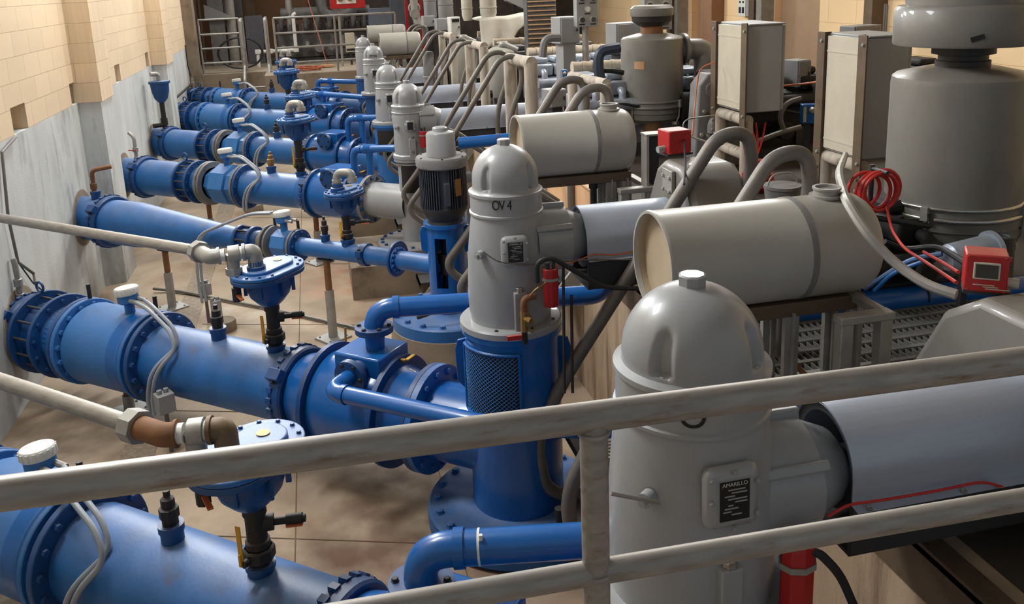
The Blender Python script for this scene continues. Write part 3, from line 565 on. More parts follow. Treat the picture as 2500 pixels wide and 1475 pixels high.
# ------------------------------------------------------------------ pumps
def text_mesh(s, size, m, name, parent, M, ext=.001):
    c = bpy.data.curves.new('lettering', 'FONT'); c.body = s; c.size = size; c.extrude = ext; c.align_x = 'CENTER'; c.align_y = 'CENTER'
    o = bpy.data.objects.new('lettering', c); COL.objects.link(o); bpy.context.view_layer.update()
    me = bpy.data.meshes.new_from_object(o.evaluated_get(bpy.context.evaluated_depsgraph_get())); bpy.data.objects.remove(o); bpy.data.curves.remove(c)
    me.materials.clear(); me.materials.append(m); me.transform(M); n = bpy.data.objects.new(name, me); COL.objects.link(n); n.parent = parent; return n
def on_cyl(az, r, z): return RZ(az) @ T(r, 0, z) @ RZ(PI/2) @ RX(PI/2)      # a flat glyph stood on a cylinder, facing out
def ztop_ring(parent, R, z, n, size, m, ph=.1):
    for i in range(n):
        a = 2*PI*i/n+ph; bolt(parent, (R*math.cos(a), R*math.sin(a), z), (0, 0, 1), size, m)
def branch(t, k, r, z, s0, m, fm, bm=None):
    d = U; b = obj('discharge_branch', G().cyl(d*.02+Vector((0, 0, z)), d*s0+Vector((0, 0, z)), r*.97, n=40, cap=False), m, t)
    f = obj('discharge_flange', G(T(*(d*(s0-.035)+Vector((0, 0, z)))) @ RZ(ANG)).lathe([(r*.9, 0), (r*1.36, 0), (r*1.36, .035), (r*.9, .035)], 48, AX), fm, t)
    for i in range(14):
        a = 2*PI*i/14+.2; q = RZ(ANG) @ Vector((0, r*1.19*math.cos(a), r*1.19*math.sin(a)))
        bolt(f, q+d*(s0-.035)+Vector((0, 0, z)), -d, .017 if r > .1 else .012, bm or fm)
def pump(k, label, m, fm, rc, R, zb, ztop, rtop, Xo=XP, br=True, nb=20, bm=None, rbot=None):
    t = thing('pump_discharge_head', label, 'pump', (Xo, 2*k, 0)); rbot = rbot or rc
    f = obj('base_flange', G().lathe([(0, zb-.1), (R, zb-.1), (R, zb-.012), (R-.012, zb), (rbot, zb+.004), (0, zb+.004)], 56), fm, t); ztop_ring(f, R*.89, zb, nb, .02 if R > .4 else .016, bm or fm)
    obj('column', G().lathe([(rbot, zb), (rbot, zb+.15), (rc, (zb+ztop)*.55), (rc, ztop-.035), (rtop, ztop-.03), (rtop, ztop), (0, ztop)], 48), m, t)
    if br: branch(t, k, RP[k] if k != 3 else .072, ZP[k], {3: .45, 1: .3}.get(k, .5), m if k != 5 else BLUE, fm, bm)
    return t
# OV 4 pump
t2 = pump(2, 'blue pump column with wire mesh guard below the grey drive marked OV 4', BLUEC, BLUE, .235, .475, .12, 1.09, .25)
g = G()
a0, a1, z0, z1, R_ = -3.1, -1.66, .68, 1.0, .244
for i in range(-16, 33):
    for sgn in (1, -1):
        pts = []
        for j in range(17):
            u_ = i/15+sgn*(j/16)*1.06; zz = z0+(z1-z0)*j/16
            if -.001 <= u_ <= 1.001: pts.append((R_*math.cos(a0+(a1-a0)*u_), R_*math.sin(a0+(a1-a0)*u_), zz))
        if len(pts) > 1: g.tube(pts, .0019, 4, cap=False)
md = obj('mesh_window', G().lathe([(.2372, z0), (.2372, z1)], 24, None, a0, a1), ENGD, t2); obj('wire_mesh', g, BLUEM, md)
g = G()
for z in (z0-.012, z1+.012): g.tube([(R_*math.cos(a0+(a1-a0)*i/16), R_*math.sin(a0+(a1-a0)*i/16), z) for i in range(17)], .009, 6)
for a in (a0, a1): g.tube([(R_*math.cos(a), R_*math.sin(a), z0-.012), (R_*math.cos(a), R_*math.sin(a), z1+.012)], .009, 6)
obj('mesh_frame', g, BLUEC, md)
for a in (-.25, PI-.25):
    g = G(RZ(a) @ T(.23, 0, 0) @ RX(PI/2)).prism([(0, .72), (.055, .78), (.06, .95), (.045, 1.0), (0, 1.01)], -.008, .008); obj('lifting_lug', g, BLUEC, t2, .003)
obj('hole', G(RZ(-.25) @ T(.262, 0, .93)).cyl((0, -.012, 0), (0, .012, 0), .011), ENGD, t2) if 0 else None
o = obj('mineral_stain', G().lathe([(.2362, .62), (.2362, .8)], 10, None, -.72, -.45), DARK, t2) if 0 else None
sp = thing('drain_fitting', 'black drain fitting on the base flange of the OV 4 pump', 'fitting', (XP+.12, 4-.36, .12)); obj('fitting_body', G().lathe([(.03, 0), (.03, .03), (.018, .035), (.018, .1), (.024, .1), (.024, .13), (0, .13)], 12), BLACK, sp); obj('tap_lever', G().box((.09, .02, .03), (.07, .016, .02), RZ(.5)), RED, sp, label='red lever')
# pumps further back
t1 = pump(1, 'blue pump column under the frontmost grey gear drive', BLUEC, BLUE, .26, .5, .12, 1.06, .29, .905)
t4 = pump(4, 'grey pump head with blue bolts behind the small motor pump', GREY, GREYD, .125, .36, .39, 1.18, .158, .81, bm=BLUED, rbot=.125)
obj('gland_window', G().lathe([(.131, .86), (.131, 1.12)], 16, None, -2.5, -.7), ENGD, t4, label='dark open gland window')
obj('clamp_strap', G().lathe([(.135, 1.12), (.14, 1.12), (.14, 1.135), (.135, 1.135)], 24), GALV, t4)
t5 = pump(5, 'pump head with dark mesh window, second behind the small motor pump', BLUE, BLUED, .19, .36, .39, 1.2, .21, .81)
obj('gland_window', G().lathe([(.197, .86), (.197, 1.14)], 20, None, -2.6, -.6), ENGD, t5, label='dark open gland window')
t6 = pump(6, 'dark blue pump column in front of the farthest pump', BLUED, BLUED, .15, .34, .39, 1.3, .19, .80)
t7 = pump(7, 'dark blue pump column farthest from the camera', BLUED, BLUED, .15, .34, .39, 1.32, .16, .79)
# motor pump
t3 = thing('pump_discharge_head', 'blue pump pedestal with open windows under the small electric motor', 'pump', (.82, 6, 0))
f = obj('base_flange', G().lathe([(0, .33), (.42, .33), (.42, .41), (.41, .42), (.15, .425), (0, .425)], 56), BLUE, t3); ztop_ring(f, .375, .42, 16, .02, BLUE)
f = obj('sub_flange', G().lathe([(0, .25), (.40, .25), (.40, .325), (0, .325)], 48), BLUED, t3)
P_ = G(); zs = [.42, .62, .99, 1.08]; n = 40
def ringpts(z, r=.137): return [(r*math.cos(2*PI*i/n), r*math.sin(2*PI*i/n), z) for i in range(n)]
vs = []; fs = []
for z in zs: vs += ringpts(z)
def az_(i): return ((2*PI*(i+.5)/n+PI) % (2*PI))-PI
for q in range(3):
    for i in range(n):
        a = az_(i)
        if q == 1 and (-2.35 < a < -1.75 or .8 < a < 1.4): continue
        fs.append((q*n+i, q*n+(i+1) % n, (q+1)*n+(i+1) % n, (q+1)*n+i))
P_.add(vs, fs); vs2 = [(x*.9, y*.9, z) for x, y, z in vs]; P_.add(vs2, fs)
P_.lathe([(0, 1.06), (.155, 1.06), (.155, 1.085), (0, 1.085)], 40); obj('pedestal', P_, BLUEC, t3)
obj('shaft_coupling', G().cyl((0, 0, .45), (0, 0, 1.06), .04).cyl((0, 0, .7), (0, 0, .85), .07), ENGD, t3)
for a in (-.2, PI-.2): obj('lifting_lug', G(RZ(a) @ T(.13, 0, 0) @ RX(PI/2)).prism([(0, .84), (.05, .88), (.055, 1.01), (.04, 1.05), (0, 1.06)], -.007, .007), BLUEC, t3, .003)
branch(t3, 3, .072, ZP[3], .46, BLUE, BLUE)
mo = thing('electric_motor', 'finned black electric motor with grey cap on the small pump', 'motor', (.82, 6, 1.085))
obj('motor_foot', G().lathe([(.13, 0), (.125, .02), (.15, .07), (.163, .09), (.163, .12), (0, .12)], 40), DARK, mo)
g = G().lathe([(.145, .11), (.145, .4)], 40)
for i in range(56):
    if i in (40, 41, 42, 47): continue
    g.box((.155, 0, .255), (.024, .006, .28), RZ(2*PI*i/56))
obj('finned_housing', g, MOTORB, mo)
obj('terminal_plate', G(RZ(-1.05)).box((.168, 0, .27), (.006, .05, .12)), BRASS, mo, label='tan nameplate'); obj('lug_block', G(RZ(-1.55)).box((.16, 0, .23), (.05, .04, .16)), MOTORB, mo, .004)
obj('junction_hub', G().cyl((.14, .0, .3), (.2, .02, .3), .04), GREY, mo)
f = obj('top_flange', G().lathe([(0, .4), (.172, .4), (.182, .41), (.184, .46), (.175, .475), (0, .478)], 48), GREYD, mo); ztop_ring(f, .165, .474, 6, .007, BLACK, .4)
obj('fan_cap', G().lathe([(.105, .478), (.1, .63), (.092, .642), (.055, .65), (.052, .672), (.045, .678), (0, .68)], 40), GREY, mo)
# gear drives
def gear_drive(k, X, label, rd, zc, zl, zb, zp, rp, mt=GREY, detail=2, rbody=None, zs=1.43, rs=.13, sn=True, Y=None):
    t = thing('gear_drive', label, 'gear drive', (X, Y or 2*k, zp)); z = lambda v: v-zp; rb = rbody or rd*1.3; rl = rd*1.09
    if detail: 
        o = obj('base_plate', G().lathe([(0, 0), (rp, 0), (rp, .028), (rp-.008, .036), (rb, .04), (0, .04)], 56), mt, t)
        for a in (-2.1, -1.3, -.6, .3, 1.2, 2.4): bolt(o, ((rp-.03)*math.cos(a), (rp-.03)*math.sin(a), .034), (0, 0, 1), .009, BLACK)
    hh = z(zb); obj('gear_housing', G().lathe([(rb, .03), (rb*1.02, hh*.3), (rb*.98, hh*.62), (rl*1.04, hh*.88), (rl*.985, hh*.985), (rl*1.035, hh*.99), (rl*1.035, hh+.004), (rl, hh+.008), (rl, z(zl)-.012), (0, z(zl)-.012)], 56), mt, t)
    zv = max(z(zl)+.03, z(zc)-.025-rd*1.02); zm = z(zl)+.028; hv = z(zc)-.025-zv
    dg = G().lathe([(rl*1.03, z(zl)-.012), (rl*1.03, z(zl)+.002), (rd*1.01, z(zl)+.012), (rd, z(zl)+.02)]+[(rd, zm+(zv-zm)*i/5) for i in range(6)]+[(rd*math.cos(a), zv+hv*math.sin(a)) for a in [PI/2*i/18 for i in range(1, 18)]]+[(0, z(zc)-.025)], 160 if detail > 1 else 48)
    ht = z(zc)-z(zl)
    for i, v in enumerate(dg.v):                      # recessed bolt pockets pressed into the hood
        rr = math.hypot(v.x, v.y)
        if rr < rd*.5 or v.z < zm-.004: continue
        az = math.atan2(v.y, v.x)
        for pa in (-2.4, -.87, .7, 2.3):
            da = abs((az-pa+PI) % (2*PI)-PI); wv = max(0, 1-da/.17)*min(1, max(0, (z(zl)+ht*.58-v.z)/(ht*.12)))
            if wv > 0: q = 1-.13*min(1, wv*1.8)*(1-.35*(v.z-zm)/ht); v.x *= q; v.y *= q
    d = obj('dome_hood', dg, mt, t, ang=50)
    obj('filler_cap', G().lathe([(rd*.2, z(zc)-.035), (rd*.2, z(zc)-.004), (rd*.17, z(zc)), (0, z(zc))], 8), mt, t)
    caz = -1.55 if k == 1 else -1.62; cs = rb/.2*.78
    if detail > 1:
        for a in (-2.4, -.87): bolt(d, RZ(a) @ Vector((rd*.93, 0, z(zl)+.012)), (0, 0, 1), .011, mt)
        c = obj('inspection_cover', G(RZ(caz) @ T(rb*.99, 0, hh*.74) @ RY(-.03)).box((0, 0, 0), (.05, .17*cs, .19*cs)), mt, t, .026)
        obj('nameplate', G(RZ(caz) @ T(rb*.99+.0262, 0, hh*.74) @ RY(-.03)).box((0, 0, 0), (.002, .09*cs, .12*cs)), PLATE, c)
        for dy, dz in ((-.07, 0), (.07, .05), (-.07, .07), (0, .088), (.07, -.05), (0, -.088)): bolt(c, RZ(caz) @ Vector((rb*.99+.025, dy*cs, hh*.74+dz*cs)), (math.cos(caz), math.sin(caz), 0), .006, mt)
        o = obj('grease_fitting', G(RZ(-2.46) @ T(rb*.98, 0, hh*.7)).cyl((0, 0, 0), (.03, 0, 0), .02).cyl((.03, 0, 0), (.045, 0, 0), .01), mt, t)
        obj('oil_block', G(RZ(-1.55) @ T(rb*1.02, 0, hh*.22)).box((0, 0, 0), (.04, .06, .2)), mt, t, .005)
        bolt(t, RZ(-1.55) @ Vector((rb*1.02, 0, hh*.22+.1)), (0, 0, 1), .018, CHROME, 'hex_plug'); o = obj('oil_port', G(RZ(-1.55) @ T(rb*1.02+.02, 0, hh*.22-.02)).cyl((0, 0, 0), (.008, 0, 0), .014).cyl((.004, 0, 0), (.009, 0, 0), .009), GREYD, t)
    if sn:
        zz = z(zs); x0 = rb*.6
        obj('shaft_snout', G(T(0, 0, zz)).lathe([(rs*1.12, x0), (rs*1.1, rb+.02), (rs*1.08, rb+.09), (rs*.98, rb+.095), (rs*.9, rb+.12), (rs*.7, rb+.19), (rs*.5, rb+.215), (0, rb+.22)], 40, AX), mt, t)
        for a in (-1.2, -.1, 1.0, 2.2, 3.3):
            if detail: obj('snout_rib', G(T(0, 0, zz)).box((rb, 0, rs*1.12), (rb*.9, .03, .035), RX(a)), mt, t, .006)
    return t
gd1 = gear_drive(1, .905, 'large grey domed gear drive nearest the camera, behind the railing post', .184, 1.985, 1.745, 1.63, 1.06, .29, rbody=.225, zs=1.37, rs=.15)
gd2 = gear_drive(2, .845, 'grey domed gear drive lettered OV 4', .158, 2.01, 1.765, 1.665, 1.09, .252, rbody=.2, zs=1.5, rs=.14)
for ch, a in (('O', -2.06), ('V', -1.89), ('4', -1.69)): text_mesh(ch, .066, INK, 'lettering', gd2, on_cyl(a, .1735, 1.726-1.09) @ Matrix.Diagonal((.72, 1, 1, 1)))
text_mesh('O', .085, INK, 'lettering', gd1, on_cyl(-1.97, .2015, 1.682-1.06))
for gd, rb, hh in ((gd1, .225, .57), (gd2, .2, .575)):
    sc = rb/.2*.82; B_ = RZ(-1.55 if gd is gd1 else -1.62) @ T(rb*.99, 0, hh*.74) @ RY(-.03) @ T(.0276, 0, 0) @ RZ(PI/2) @ RX(PI/2); cv = [c for c in gd.children if c.name.startswith('inspection_cover')][0]
    text_mesh('AMARILLO', .0155*sc, WHITEINK, 'lettering', cv, B_ @ T(0, .047*sc, 0), .0004)
    g = G(B_)
    for i, (x0, x1) in enumerate(((-.02, .03), (-.01, .035), (-.03, .0), (-.02, .035), (.0, .036), (-.02, -.005), (-.03, .01), (-.034, -.01), (-.01, .02))): g.box(((x0+x1)/2*sc, (.032-.009*i)*sc, 0), ((x1-x0)*sc, .004*sc, .0008))
    obj('plate_fields', g, GREYL, cv)
gear_drive(4, .812, 'narrow grey domed gear drive directly behind the electric motor', .136, 1.885, 1.66, 1.60, 1.18, .165, rbody=.145, zs=1.50)
gear_drive(5, .808, 'grey domed gear drive, second behind the electric motor', .13, 1.885, 1.66, 1.60, 1.2, .21, rbody=.16, zs=1.49)
g6 = gear_drive(6, .8, 'bluish grey domed gear drive with faded lettering on its hood', .13, 1.975, 1.765, 1.7, 1.3, .2, rbody=.15, zs=1.5)
text_mesh('PM4', .055, INK, 'lettering', g6, on_cyl(-1.65, .1305, 1.815-1.3)) 
gear_drive(7, .79, 'grey domed gear drive farthest from the camera', .117, 1.98, 1.795, 1.74, 1.32, .16, rbody=.13, zs=1.5, detail=1)
# small pipework on the drives
def drive_tap(px, Y, label):
    P = at(*px, Y=Y); t = thing('oil_tap', label, 'tap', P)
    obj('rusty_elbow', G().tube([(.06, .02, .03), (0, 0, .03), (0, 0, -.03)], .016, 12, bend=.03), RUST, t)
    v = obj('valve_body', G().tube([(0, 0, -.03), (0, 0, -.13)], .018, 8).tube([(0, 0, -.06), (.025, -.03, -.07)], .016, 8), BRASS, t); obj('outlet', G().tube([(0, 0, -.13), (0, 0, -.19)], .014, 8), BLACK, t)
    obj('tap_lever', G().box((-.05, -.01, -.15), (.07, .016, .02)), RED, v, label='red lever')
drive_tap((1278, 745), 3.72, 'oil tap with rusty elbow and red lever on the OV 4 gear drive')
def flow_switch(px, Y, h, r, label, m=RED):
    P = at(*px, Y=Y); t = thing('red_switch_box', label, 'switch box', P)
    obj('switch_body', G().lathe([(0, -h/2), (r*.9, -h/2), (r, -h/2+.01), (r, h/2-.02), (r*.92, h/2), (0, h/2)], 8, Matrix.Diagonal((1.1, .9, 1, 1))), m, t, .003, ang=20)
    obj('clamp_band', G().lathe([(r*1.02, h*.2), (r*1.12, h*.2), (r*1.12, h*.27), (r*1.02, h*.27)], 8, Matrix.Diagonal((1.1, .9, 1, 1))), GALV, t)
    obj('terminal_post', G().cyl((.015, 0, h/2), (.015, 0, h/2+.035), .008).cyl((-.015, 0, h/2), (-.015, 0, h/2+.03), .012), DARK, t); return t
flow_switch((1345, 702), 3.74, .185, .034, 'slim red switch box on the OV 4 gear drive')
flow_switch((1945, 1420), 1.78, .24, .042, 'slim red switch box below the lower railing bar')
flow_switch((1034, 340), 7.82, .15, .032, 'slim red switch box on the drive behind the motor')
flow_switch((1078, 640) if 0 else (1028, 548), 7.7, .1, .03, 'small red box beside the grey pump base') if 0 else None
def cable(label, pts, r, m, bend=.08, cat='cable', group=None, name='cable'): return tag(obj(name, G().tube(pts, r, 8, bend=bend), m), label, cat, group)
cable('black hose looping from the red switch on the OV 4 drive towards the tank', [at(1312, 690, Y=3.72), at(1310, 640, Y=3.72), at(1345, 628, Y=3.72), at(1400, 660, Y=3.72), at(1470, 702, Y=3.72), at(1570, 705, Y=3.72)], .012, BLACKR, .06, 'hose')
cable('thin grey wire curving across the OV 4 gear housing', [at(1180, 615, Y=3.78), at(1215, 640, Y=3.75), at(1290, 648, Y=3.78), at(1340, 640, Y=3.8), at(1440, 634, Y=3.8), at(1560, 634, Y=3.8)], .0035, RAILG, .05)
cable('orange wire running below the second shaft cover', [at(1320, 660, Y=3.76), at(1400, 640, Y=3.8), at(1452, 620, Y=3.84), at(1500, 624, Y=3.84), at(1560, 612, Y=3.84)], .0035, ORANGE, .04)
cable('grey tube looping below the red switch of the OV 4 drive', [at(1340, 685, Y=3.72), at(1300, 712, Y=3.72), at(1285, 740, Y=3.72), at(1305, 800, Y=3.7), at(1300, 815, Y=3.7), at(1285, 790, Y=3.7)], .004, BRASS, .05)
cable('thin grease line with fitting on the nearest gear housing', [at(1490, 1205, Y=1.68), at(1560, 1218, Y=1.7), at(1608, 1228, Y=1.74)], .005, GALV, .02)
cable('orange wire along the tray of the nearest shaft cover', [at(2020, 1262, Y=1.8), at(2070, 1232, Y=1.8), at(2150, 1222, Y=1.82), at(2280, 1200, Y=1.82), at(2400, 1175, Y=1.82), at(2450, 1190, Y=1.82)], .004, REDD, .05)
cable('black hose curving down from the lower red switch', [at(1965, 1345, Y=1.76), at(2000, 1350, Y=1.76), at(2050, 1400, Y=1.76), at(2085, 1480, Y=1.76)], .012, BLACKR, .08, 'hose')
cable('dark hose drooping over the blue motor-pump flange', [at(1020, 775, Y=5.7), at(1050, 765, Y=5.65), at(1110, 735, Y=5.65)], .016, BLACKR, .05, 'hose')
# shaft covers
def shaft_cover(k, x0, x1, z, r, label, Y=None):
    t = thing('shaft_cover', label, 'shaft cover', (0, Y or 2*k, z)); n = 22
    for nm, m in (('cover_sheet', ALU),):
        g = G(); p = [(r*math.cos(PI*i/n), r*math.sin(PI*i/n)) for i in range(n+1)]; p = [(r+.03, -.075), (r+.001, -.07)]+p+[(-r-.001, -.07), (-r-.03, -.075)]
        q = [(a*.975, b*.975-.002) for a, b in p]
        vs = [(x0, a, b) for a, b in p]+[(x1, a, b) for a, b in p]; m_ = len(p); fs = [(i, i+1, m_+i+1, m_+i) for i in range(m_-1)]
        g.add(vs, fs); g.add([(x0, a, b) for a, b in q]+[(x1, a, b) for a, b in q], fs); c = obj(nm, g, m, t, ang=10)
    for x in (x0+.04, (x0+x1)/2, x1-.05): bolt(c, (x, -r-.018, -.072), (0, 0, 1), .008, CHROME)
    g = G(); d = .14
    for sgn in (-1, 1): g.span((x0, sgn*r-.008, -.075-d), (x1, sgn*r+.008, -.075))
    g.span((x0, -r, -.075-d-.01), (x1, r, -.075-d)); obj('cover_tray', g, DARK, t)
    obj('guard_ring', XL([(x0+.012, r*.78), (x0+.012, r*.97), (x0+.02, r*.97)], 40), BLACKR, t, label='black end ring'); obj('drive_shaft', G().cyl((x0-.12, 0, -.03), (x1+.05, 0, -.03), .045), ENGD, t)
    return t
shaft_cover(1, 1.3, 1.96, 1.405, .155, 'wide aluminium shaft cover nearest the camera, right of the gear drive')
shaft_cover(2, 1.2, 1.67, 1.49, .155, 'aluminium shaft cover to the right of the OV 4 gear drive')
shaft_cover(4, 1.08, 1.95, 1.49, .115, 'pale blue-grey shaft cover crossing behind the motor and stair rails')
shaft_cover(5, 1.08, 1.95, 1.48, .11, 'grey shaft cover behind the second pair of narrow stair rails')
shaft_cover(6, 1.08, 1.75, 1.5, .125, 'short aluminium shaft cover behind the bluish domed drive')
# tanks
def tank(label, x0, x1, y, z, r, cap=True, legs=True, end=TANEND, nm='drum_tank', fz=DZ):
    t = thing(nm, label, 'tank', (x0, y, z)); L_ = x1-x0
    obj('tank_shell', XL([(.02, r-.012), (0, r-.01), (0, r), (.01, r+.003), (.02, r), (L_*.63, r), (L_*.635, r+.0015), (L_*.665, r+.0015), (L_*.67, r), (L_-.07, r), (L_-.03, r*.97), (L_-.008, r*.9), (L_, r*.8), (L_, 0)], 64), DRUM, t)
    obj('tank_end', XL([(.045, 0), (.045, r-.011), (.02, r-.011)], 48), end, t); obj('weld_band', XL([(L_*.64, r+.002), (L_*.64, r+.003), (L_*.67, r+.003), (L_*.67, r+.002)], 64), GREYD, t)
    if cap:
        c = obj('filler_neck', G(T(L_*.83, 0, r-.006)).lathe([(0, 0), (.066, 0), (.066, .01), (.05, .012), (.05, .03), (.055, .032), (.055, .04), (.044, .04), (.044, .028), (0, .028)], 32), GALV, t)
    if legs:
        obj('saddle_beam', G().span((-.0+L_*.15, -.1, -r-.05), (L_*.98, .1, -r+.008)), BROWNI, t, .004)
        for x in ((L_*.62 if fz else L_*.3) if r > .195 or not fz else L_*.8, L_*.94):
            for yy in (-.085, .085): obj('leg', G().span((x-.03, yy-.012, fz-z), (x+.03, yy+.012, -r-.03)).span((x-.004, yy-.03, fz-z), (x+.004, yy+.03, -r-.03)), GALV, t)
        obj('end_plate', G().span((L_*.97, -.04, -r-.12), (L_*1.0, .04, -r*.5)), GREYD, t)
        obj('drain_pipe', G().cyl((L_*.68, 0, fz-z+.12), (L_*.68, 0, -r-.04), .018).cyl((L_*.68, 0, -r-.1), (L_*.68, 0, -r-.06), .028), BLACK, t); obj('drain_hose', G().tube([(L_*.68, 0, fz-z+.13), (L_*.72, -.03, fz-z+.06), (L_*.8, -.16, fz-z+.02)], .012, 8, bend=.05), RUST, t)
    return t
tank('large grey drum tank on legs, nearest the camera', 1.19, 2.07, 3.0, 1.668, .2)
tank('grey drum tank in the middle, behind the OV 4 drive', 1.13, 1.83, 5.0, 1.768, .19)
tank('small shiny grey drum tank beside the bluish domed drive', .97, 1.56, 13.0, 1.885, .165, False, True, DRUM, fz=0)
tank('small grey drum tank below the far railing, farthest of the drums', .93, 1.56, 15.0, 1.93, .15, False, True, DRUM, fz=0)
# bracket frames beside the tanks
for y, x, lb in ((2.72, 1.84, 'inverted U steel bracket on the grating below the large drum tank'), (4.72, 1.7, 'inverted U steel bracket below the middle drum tank')):
    t = thing('support_bracket', lb, 'bracket', (x, y, DZ)); h = .37 if y < 4 else .42
    obj('bracket_post', G().span((-.025, -.025, 0), (.025, .025, h)), GALV, t, .003); obj('bracket_post', G().span((.14, -.025, 0), (.19, .025, h)), GALV, t, .003); obj('bracket_top', G().span((-.03, -.03, h), (.195, .03, h+.03)), GALV, t, .004)
    obj('bracket_arm', G().span((.15, .031, h+.001), (.19, .35, h+.029)), GALV, t)
# ladders / stairs with looped handrails
def stair(k, label, r):
    Y = 2*k+1.54; dz = {1: -.15, 2: -.08}.get(k, -.03); t = thing('stair', label, 'stair', ({1: 1.9, 2: 1.7}.get(k, 1.6), Y, 0)); r0 = r
    for sy in (-.26, .26):
        p = [(.0, sy, 1.15), (.0, sy, 1.62), (.13, sy, 1.93), (.1, sy, 2.14), (-.06, sy, 2.13), (-.84, sy, 1.0), (-1.0, sy, .7), (-.95, sy, .38), (-.72, sy, .34), (-.6, sy, .38)] if k < 2 else [(.0, sy, 1.1), (.0, sy, 1.62), (.13, sy, 1.93), (.1, sy, 2.14), (-.06, sy, 2.13), (-.76, sy, 1.1), (-.93, sy, .9), (-.8, sy, .76), (-.6, sy, .68)]
        p = [(a, b, c+dz) for a, b, c in p]
        h = obj('handrail', G().tube(p, r0, 14, bend=.14, seg=8), RAILG, t)
        if k < 4: obj('rail_brace', G().tube([(-.46, sy, 1.44), (-.36, sy, 1.39), (-.1, sy, 1.2)], [r0*.9, r0*.95, r0*.75], 10), RAILG, h)
        obj('stringer', G().add([(-.9, sy-.012, 0), (-.76, sy-.012, 0), (.14, sy-.012, 1.06), (.0, sy-.012, 1.06), (-.9, sy+.012, 0), (-.76, sy+.012, 0), (.14, sy+.012, 1.06), (.0, sy+.012, 1.06)], [(0,1,2,3),(7,6,5,4),(0,4,5,1),(1,5,6,2),(2,6,7,3),(3,7,4,0)]), GALV, t)
    for i in range(5): obj('tread', G().span((-.86+.17*i, -.24, .16+.2*i), (-.64+.17*i, .24, .185+.2*i)).span((-.86+.17*i, -.24, .13+.2*i), (-.85+.17*i, .24, .185+.2*i)), DARK, t)
    return t
for k, lb, r in ((1, 'steel stair with thick looped handrails behind the large drum tank', .033), (2, 'steel stair with looped handrails behind the middle drum tank', .029), (3, 'steel stair with looped handrails, first beyond the electric motor', .023),
                 (4, 'steel stair with looped handrails, second beyond the electric motor', .021), (5, 'steel stair with looped handrails, third beyond the electric motor', .021), (6, 'steel stair with looped handrails farthest away', .02)): stair(k, lb, r)
# front railing
fr = thing('front_railing', 'weathered pipe railing across the foreground with one post', 'railing', (.316, 1.0, 0))
def zr(x): return 2.195+(x+.388)*(-.019)
for nm, f_ in (('top_rail', lambda x: zr(x)), ('middle_rail', lambda x: zr(x)-.233), ('bottom_rail', lambda x: zr(x)-.48)):
    obj(nm, G().tube([(x-.316, 0, f_(x)) for x in (-1.4, -.388, .316, .976, 2.0)], .0203 if nm == 'top_rail' else .0172, 24), RAILM, fr)
obj('post', G().tube([(0, 0, 1.35), (0, 0, 2.18)], .0188, 24), RAILM, fr)
g = G()
for z in (zr(.316)-.233, zr(.316)-.022): g.torus((0, 0, z), .0185, .004, 'Z')
obj('weld_bead', g, RAILM, fr)
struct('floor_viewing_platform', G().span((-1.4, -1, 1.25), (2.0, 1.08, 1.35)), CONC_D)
# ------------------------------------------------------------------ control panels on frames
def panel(label, X, y0, y1, z0, z1, dp, zpost, nm='electrical_cabinet'):
    t = thing(nm, label, 'electrical panel', (X, y0, z0)); h = z1-z0; w_ = y1-y0
    obj('enclosure', G().span((.02, .0, 0), (dp, w_, h)), GREYL, t, .008)
    obj('back_sheet', G().span((.004, .06, .02), (.02, w_-.06, h-.005)), CREAM, t); g = G()
    for z in (.1*h, .86*h): g.span((0, .06, z), (.006, w_-.06, z+.012))
    obj('back_seam', g, CREAM, t); obj('rain_lip', G().span((.03, -.01, h), (dp+.02, w_+.01, h+.012)), GREYL, t, .003)
    obj('door', G().span((dp+.002, .01, .01), (dp+.03, w_-.01, h-.01)), GREYL, t, .004)
    for yy in (.0, w_):
        p = obj('angle_post', G().span((-.012, yy-.045, zpost-z0), (0, yy+.045, h+.02)).span((0, yy-.045 if yy > 0 else yy+.035, zpost-z0), (.04, yy-.035 if yy > 0 else yy+.045, h+.02)), BROWNI, t, .002)
        for z in (h-.04, -.02, -.12, -.2): bolt(p, (-.012, yy-.015, z), (-1, 0, 0), .012, GALV)
    return t
panel('large control panel on brown angle posts, nearer one beside the big air cleaner', 3.417, 5.0, 5.47, 1.5, 2.29, .33, 1.2)
panel('control panel on brown angle posts, farther one left of its twin', 3.269, 6.3, 6.83, 1.64, 2.32, .32, 1.42)
def pipe_frame(label, x, y0, y1, top, r, m=CRUST, mid=None, x2=None):
    t = thing('pipe_goalpost', label, 'pipe frame', (x, y0, DZ)); h = top-DZ; d = y1-y0; xx = (x2 or x)-x
    obj('frame_post', G().cyl((0, 0, 0), (0, 0, h), r, n=18), m, t); obj('frame_post', G().cyl((xx, d, 0), (xx, d, h), r, n=18), m, t)
    obj('top_pipe', G().tube([(-xx*.05, -r*.5, h), (xx*1.05, d+r*.5, h)], r*.9, 18), m, t)
    if mid: obj('cross_pipe', G().cyl((0, 0, mid-DZ), (xx, d, mid-DZ), r*.9), m, t)
    return t
pipe_frame('pipe goalpost carrying the nearer control panel', 3.46, 5.02, 5.44, 1.45, .05); pipe_frame('pipe goalpost carrying the farther control panel', 3.31, 6.32, 6.8, 1.58, .05, mid=1.3)
pipe_frame('crusted pipe goalpost to the left of the second air cleaner', 1.86, 5.5, 6.05, 2.05, .036, x2=1.8); pipe_frame('pale crusted pipe goalpost hidden at the air cleaner edge', 1.9, 5.1, 5.3, 2.03, .032) if 0 else None
